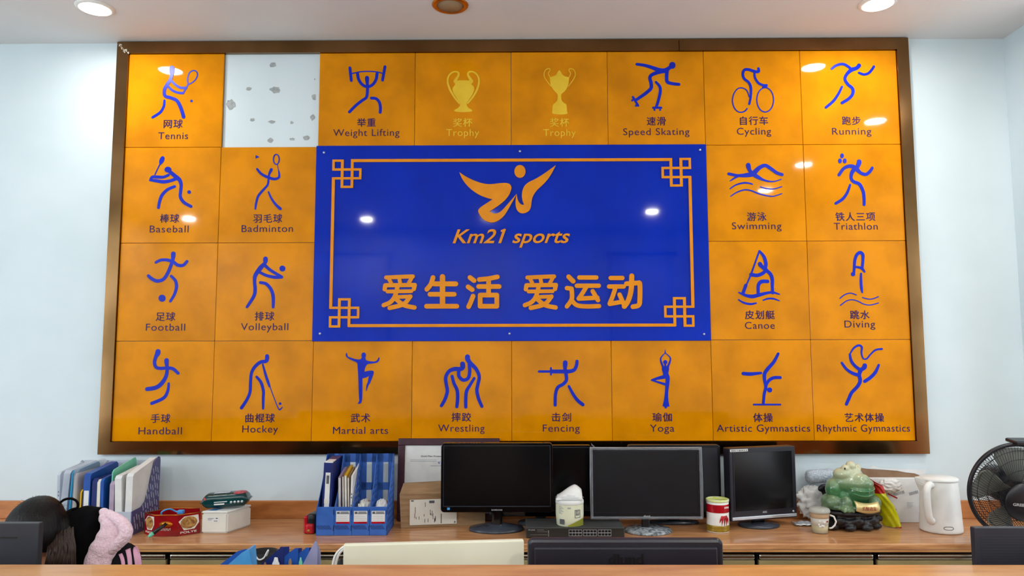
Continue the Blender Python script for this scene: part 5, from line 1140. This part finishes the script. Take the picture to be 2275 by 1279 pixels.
o = part('wire_basket', MB().lathe([(.03, 0), (.035, .004), (.04, .3), (.038, .3), (.033, .008), (0, .008)], 28), BLK); p = PY(590, 1242, -1.86); o.location = (PY(585, 1240, -1.66).x, -1.66, DZ); tag(o, 'dark waste cup holding white cables behind the counter', 'cup')
p0 = PY(568, 1225, -1.70)
o = part('white_cable', MB().tube(cat3([tuple(PY(x, y, -1.70 + dy) - p0) for x, y, dy in ((577, 1262, .02), (568, 1244, .01), (565, 1227, 0), (570, 1238, 0), (577, 1243, 0), (586, 1239, 0), (592, 1228, 0), (596, 1222, 0), (590, 1240, .01), (584, 1262, .02))]), .0022, 6), PAPER); o.location = p0; tag(o, 'white cable looping out of the dark cup', 'cable')
p = PY(752, 1262, -1.79)
hb = thing('helmet_bag', 'dark bag with white curved edges beside the cream slab', 'bag', (p.x, -1.79, DZ))
part('body', MB().ell((-.0, .03, (p.z - DZ) / 2 + .008), (.034, .03, (p.z - DZ) / 2 + .008)), BLK, hb)
for dx in (0, .008): part('rim', MB().tube(cat3([tuple(PY(x + dx * 800, y, -1.80) - Vector((p.x, -1.79, DZ))) for x, y in ((738, 1275), (740, 1250), (746, 1232), (755, 1221), (764, 1214))]), .0032, 8), WHITE, hb)

# ------------------------------------------------------------------ the seated person, head bowed
pr = thing('person', 'person in black jacket with pink fleece hood sitting with head bowed at the left', 'person', (-1.1, -1.12, 0))
O = Vector((-1.1, -1.12, 0))
def L3(*p): return Vector(p) - O
fw = Vector((-.64, -.77, 0)); sd_ = Vector((.77, -.64, 0))
hc = PY(92, 1200, -1.56)
pel, spi, che, nb = Vector((-1.1, -1.12, .57)), Vector((-1.2, -1.27, .69)), Vector((-1.26, -1.38, .87)), Vector((-1.31, -1.46, .97))
sA, sB = Vector((-1.17, -1.485, .925)), Vector((-1.42, -1.29, .925)); eA, eB = Vector((-1.165, -1.625, .84)), Vector((-1.59, -1.4, .85)); wA, wB = Vector((-1.30, -1.66, .785)), Vector((-1.565, -1.55, .785))
def leg(s_): h = pel + sd_ * .09 * s_; k = h + fw * .42 + Vector((0, 0, -.02)); a = k + fw * .02 + Vector((0, 0, -.43)); return h, k, a
nodes = {'pel': (pel - O, .11), 'spi': (spi - O, .1), 'che': (che - O, .1), 'nb': (nb - O, .06), 'nk': (nb.lerp(hc, .6) - O, .05), 'hd': (hc - O, .06)}
edges = [('pel', 'spi'), ('spi', 'che'), ('che', 'nb'), ('nb', 'nk'), ('nk', 'hd')]
for n_s, s_, sh, el, wr_ in (('a', 1, sA, eA, wA), ('b', -1, sB, eB, wB)):
    dh = (wr_ - el); dh.z = 0; dh.normalize()
    nodes.update({'s' + n_s: (sh - O, .05), 'e' + n_s: (el - O, .038), 'w' + n_s: (wr_ - O, (.026, .02)), 'p' + n_s: (wr_ + dh * .05 - O, (.036, .014)), 'q' + n_s: (wr_ + dh * .085 - O, (.034, .012))})
    edges += [('che', 's' + n_s), ('s' + n_s, 'e' + n_s), ('e' + n_s, 'w' + n_s), ('w' + n_s, 'p' + n_s), ('p' + n_s, 'q' + n_s)]
    h, k, a = leg(s_); nodes.update({'h' + n_s: (h - O, .085), 'k' + n_s: (k - O, .06), 'c' + n_s: (k.lerp(a, .3) - O, .055), 'a' + n_s: (a - O, .038), 't' + n_s: (a + fw * .15 + Vector((0, 0, -.025)) - O, .03)})
    edges += [('pel', 'h' + n_s), ('h' + n_s, 'k' + n_s), ('k' + n_s, 'c' + n_s), ('c' + n_s, 'a' + n_s), ('a' + n_s, 't' + n_s)]
body = skin('body', nodes, edges, SKIN, pr, 'pel')
# head with a face, five fingers on each hand, all merged into the body mesh
Mh = T(*(hc - O)) @ RZ(-.62) @ RX(.95)
hm = MB()
for c_, r_ in [((0, .012, .03), (.074, .09, .082)), ((0, -.03, -.04), (.056, .058, .062)), ((0, -.092, -.012), (.011, .016, .02)), ((0, -.085, .008), (.007, .012, .03)), ((0, -.083, -.052), (.022, .009, .006)), ((0, -.082, -.061), (.018, .009, .006)), ((0, -.074, -.085), (.02, .016, .016)), ((.077, .012, -.008), (.009, .02, .032)), ((-.077, .012, -.008), (.009, .02, .032)), ((.034, -.074, .022), (.026, .012, .006)), ((-.034, -.074, .022), (.026, .012, .006)), ((0, .02, -.09), (.05, .05, .06))]: hm.ell(c_, r_, mtx=Mh)
ho = blob('head', hm, SKIN, pr, .0045, 3)
def digits(wr_, el, s_):
    m = MB(); dh = (wr_ - el); dh.z = 0; dh.normalize(); up = Vector((0, 0, 1)); lat = dh.cross(up).normalized() * s_
    for k, (o_, ln) in enumerate(((-.026, .06), (-.009, .07), (.009, .066), (.025, .052))):
        b_ = wr_ + dh * .085 + lat * o_; m.tube([b_ - dh * .012 - O, b_ + dh * ln * .4 + up * .006 - O, b_ + dh * ln * .75 + up * .0 - O, b_ + dh * ln - up * .012 - O], [.0088, .0085, .0078, .005], 10)
    b_ = wr_ + dh * .025 - lat * .03; m.tube([b_ - O, b_ - lat * .02 + dh * .025 - O, b_ - lat * .028 + dh * .052 - up * .004 - O], [.0105, .0095, .006], 10)
    return m
fg = digits(wA, eA, 1); f2 = digits(wB, eB, -1); fg.add(f2.v, f2.f, smooth=True); fo = part('hands', fg, SKIN, pr)
for o_ in (ho, fo):
    me = o_.data; bmx = bmesh.new(); bmx.from_mesh(body.data); bmx.from_mesh(me); bmx.to_mesh(body.data); bmx.free(); bpy.data.objects.remove(o_)
for p_ in body.data.polygons: p_.use_smooth = True
for s_ in (1, -1):
    part('eye', MB().ell((.032 * s_, -.079, .006), (.012, .006, .007), 14, 10, Mh), PAPER, pr); part('iris', MB().ell((.032 * s_, -.0835, .005), (.005, .0025, .005), 12, 8, Mh), HAIR, pr)
    part('eyebrow', MB().ell((.034 * s_, -.085, .03), (.02, .004, .0035), 12, 6, Mh), HAIR, pr)
hr = MB()
for c_, r_ in [((0, .026, .044), (.088, .086, .07)), ((0, .046, -.01), (.084, .05, .08)), ((0, -.03, .085), (.06, .045, .03)), ((.07, .01, .03), (.022, .045, .05)), ((-.07, .01, .03), (.022, .045, .05))]: hr.ell(c_, r_, mtx=Mh)
blob('hair', hr, HAIR, pr, .005, 4)
def pp_(x, y, Y): return PY(x, y, Y) - O
lk = MB(); random.seed(8)
for k in range(90):
    u = k / 89; w_ = random.uniform(-1, 1)
    lk.tube(cat3([tuple(pp_(108 + 54 * u, 1200 - 26 * u + 9 * w_, -1.6 - .012 * u)), tuple(pp_(108 + 58 * u + 3 * w_, 1220 - 10 * u, -1.636 - .006 * w_)), tuple(pp_(106 + 60 * u + 3 * w_, 1236, -1.645)), tuple(pp_(98 + 68 * u + 5 * w_, 1275, -1.645))], 4), random.uniform(.0012, .0026), 5)
part('loose_hair', lk, HAIRB, pr, 'brown tinted loose hair')
fh = MB()
for k in range(34):
    a = random.uniform(-2.6, -.4); r0_ = .088; x = 90 + 62 * math.cos(a); y = 1168 + 58 * math.sin(a)
    fh.tube([tuple(pp_(x, y, -1.56)), tuple(pp_(x + 6 * math.cos(a) + random.uniform(-4, 4), y + 7 * math.sin(a), -1.56)), tuple(pp_(x + 11 * math.cos(a) + random.uniform(-8, 8), y + 11 * math.sin(a), -1.56))], [.0005, .0004, .0002], 4)
part('flyaway_hair', fh, HAIR, pr)
part('hair_tie', MB().tube(cat3([tuple(pp_(x, y, -1.55)) for x, y in ((132, 1118), (142, 1110), (156, 1107), (168, 1111), (173, 1119), (171, 1128), (160, 1132))]), .0036, 8), CLOTH, pr, 'black hair tie loop')
# jacket
jn = {'pel': (pel + Vector((0, 0, .06)) - O, .125), 'spi': (spi - O, .105), 'che': (che - O, .11), 'nb': (nb - Vector((0, 0, .02)) - O, .085)}; je = [('pel', 'spi'), ('spi', 'che'), ('che', 'nb')]
for n_s, sh, el, wr_ in (('a', sA, eA, wA), ('b', sB, eB, wB)):
    jn.update({'s' + n_s: (sh - O, .066), 'm' + n_s: (sh.lerp(el, .5) - O, .058), 'e' + n_s: (el - O, .052), 'w' + n_s: (el.lerp(wr_, .92) - O, .036)}); je += [('che', 's' + n_s), ('s' + n_s, 'm' + n_s), ('m' + n_s, 'e' + n_s), ('e' + n_s, 'w' + n_s)]
skin('jacket', jn, je, NAVY, pr, 'pel')
tn = {'pel': (pel - O, .125)}; te = []
for n_s, s_ in (('a', 1), ('b', -1)):
    h, k, a = leg(s_); tn.update({'h' + n_s: (h - O, .1), 'k' + n_s: (k - O, .072), 'c' + n_s: (k.lerp(a, .4) - O, .066), 'a' + n_s: (k.lerp(a, .93) - O, .056)}); te += [('pel', 'h' + n_s), ('h' + n_s, 'k' + n_s), ('k' + n_s, 'c' + n_s), ('c' + n_s, 'a' + n_s)]
skin('trousers', tn, te, SLATE2, pr, 'pel')
for s_ in (1, -1):
    h, k, a = leg(s_); sm_ = MB(); p_ = a - O + Vector((0, 0, -.03)); sm_.ell(p_ + fw * .06, (.05, .05, .05)); sm_.ell(p_ + fw * .15 + Vector((0, 0, -.012)), (.05, .05, .038)); sm_.ell(p_, (.045, .045, .048)); blob('shoe', sm_, BLK, pr, .007, 4)
# hood: black outside, pink fleece lining and rolled pink edge
hk = MB(); 
for (x, y, Y, r_) in [(190, 1192, -1.53, (.062, .055, .09)), (200, 1150, -1.52, (.05, .05, .032)), (182, 1230, -1.55, (.045, .05, .09)), (214, 1160, -1.53, (.026, .045, .045)), (165, 1150, -1.52, (.03, .04, .03))]: hk.ell(pp_(x, y, Y), r_)
blob('hood', hk, CLOTH, pr, .006, 5)
def PTS(l): return [tuple(pp_(x, y, Y)) for x, y, Y in l]
lp = MB()
for (x, y, Y, r_) in [(247, 1168, -1.555, (.03, .025, .026)), (258, 1182, -1.56, (.03, .025, .026)), (242, 1195, -1.567, (.038, .025, .032)), (228, 1222, -1.578, (.04, .025, .036)), (250, 1208, -1.572, (.028, .022, .026)), (211, 1250, -1.582, (.03, .025, .042)), (232, 1246, -1.58, (.02, .02, .03)), (202, 1280, -1.587, (.03, .025, .045)), (234, 1150, -1.545, (.018, .02, .02))]: lp.ell(pp_(x, y, Y), r_)
blob('hood_lining', lp, PINK, pr, .0045, 3, 'pale pink fleece hood lining')
rl = cat3(PTS([(230, 1138, -1.535), (246, 1145, -1.55), (262, 1154, -1.565), (276, 1167, -1.578), (281, 1182, -1.585), (274, 1196, -1.588), (262, 1208, -1.588), (250, 1220, -1.585)]), 6)
rm = MB(); n = len(rl); rm.tube(rl, [.013 + .005 * math.sin(min(1, i / n * 1.5) * PI * .5) - .008 * max(0, i / n - .6) + .0012 * math.sin(i * 1.7) for i in range(n)], 14); rm.ell(rl[0], (.014, .014, .014)); rm.ell(rl[-1], (.015, .015, .015))
blob('hood_edge', rm, PINK, pr, .004, 3, 'thick rolled pink fleece edge')
sc_ = pp_(268, 1252, -1.53); sr = Vector((.058, .05, .062)); so = MB().ell(sc_, sr)
blob('sleeve_cap', so, NAVY, pr, .006, 2)
def onsl(x, y, lift):
    for Y in (-1.56,):
        p = pp_(x, y, Y)
    a = (p.x - sc_.x) / sr.x; c = (p.z - sc_.z) / sr.z; q_ = max(0, 1 - a * a - c * c) ** .5
    return Vector((p.x, sc_.y - sr.y * q_ - lift, p.z))
for (xa, ya, xb, yb, xc, yc) in [(270, 1228, 281, 1242, 279, 1262), (280, 1221, 291, 1238, 290, 1262), (289, 1219, 300, 1238, 300, 1262)]:
    def fn(u, v):
        x = (1 - v) ** 2 * xa + 2 * v * (1 - v) * xb + v * v * xc; y = (1 - v) ** 2 * ya + 2 * v * (1 - v) * yb + v * v * yc
        return onsl(x + (u - .5) * 6.2, y - (u - .5) * 2, .001)
    part('sleeve_stripe', MB().grid(fn, 4, 14, thick=.0012), PINKS, pr, 'pink stripe on the sleeve')
ch_ = thing('stool', 'round office stool under the seated person', 'stool', (-1.08, -1.09, 0))
part('seat', MB().lathe([(.0, .385), (.18, .385), (.19, .4), (.19, .425), (.17, .44), (0, .442)], 36), BLK, ch_)
part('column', MB().lathe([(.025, .06), (.025, .385)], 20), STEEL, ch_)
for k in range(5): part('leg', MB().tube([(0, 0, .075), (.25 * math.cos(k * 1.2566), .25 * math.sin(k * 1.2566), .03)], [.02, .015], 8), BLK, ch_); 
for k in range(5): part('caster', MB().ell((.25 * math.cos(k * 1.2566), .25 * math.sin(k * 1.2566), .022), (.022, .022, .022)), BLK, ch_)

# rear of the room, seen only as reflections
for x, lab in ((-2.0, 'pale pleated curtain on the rear wall, left, mirrored in the blue panel'), (1.6, 'pale pleated curtain on the rear wall, right, mirrored in the blue panel')):
    t = thing('curtain', lab, 'curtain', (x, YB + .06, .3), group='curtains on the rear wall')
    part('cloth', MB().grid(lambda u, v: Vector(((u - .5) * .75, .025 * math.sin(u * 44), 2.55 * v)), 110, 4, thick=.002), CURT, t)
    part('rod', MB().tube([(-.45, 0, 2.58), (.45, 0, 2.58)], .012, 10), BRONZE, t)
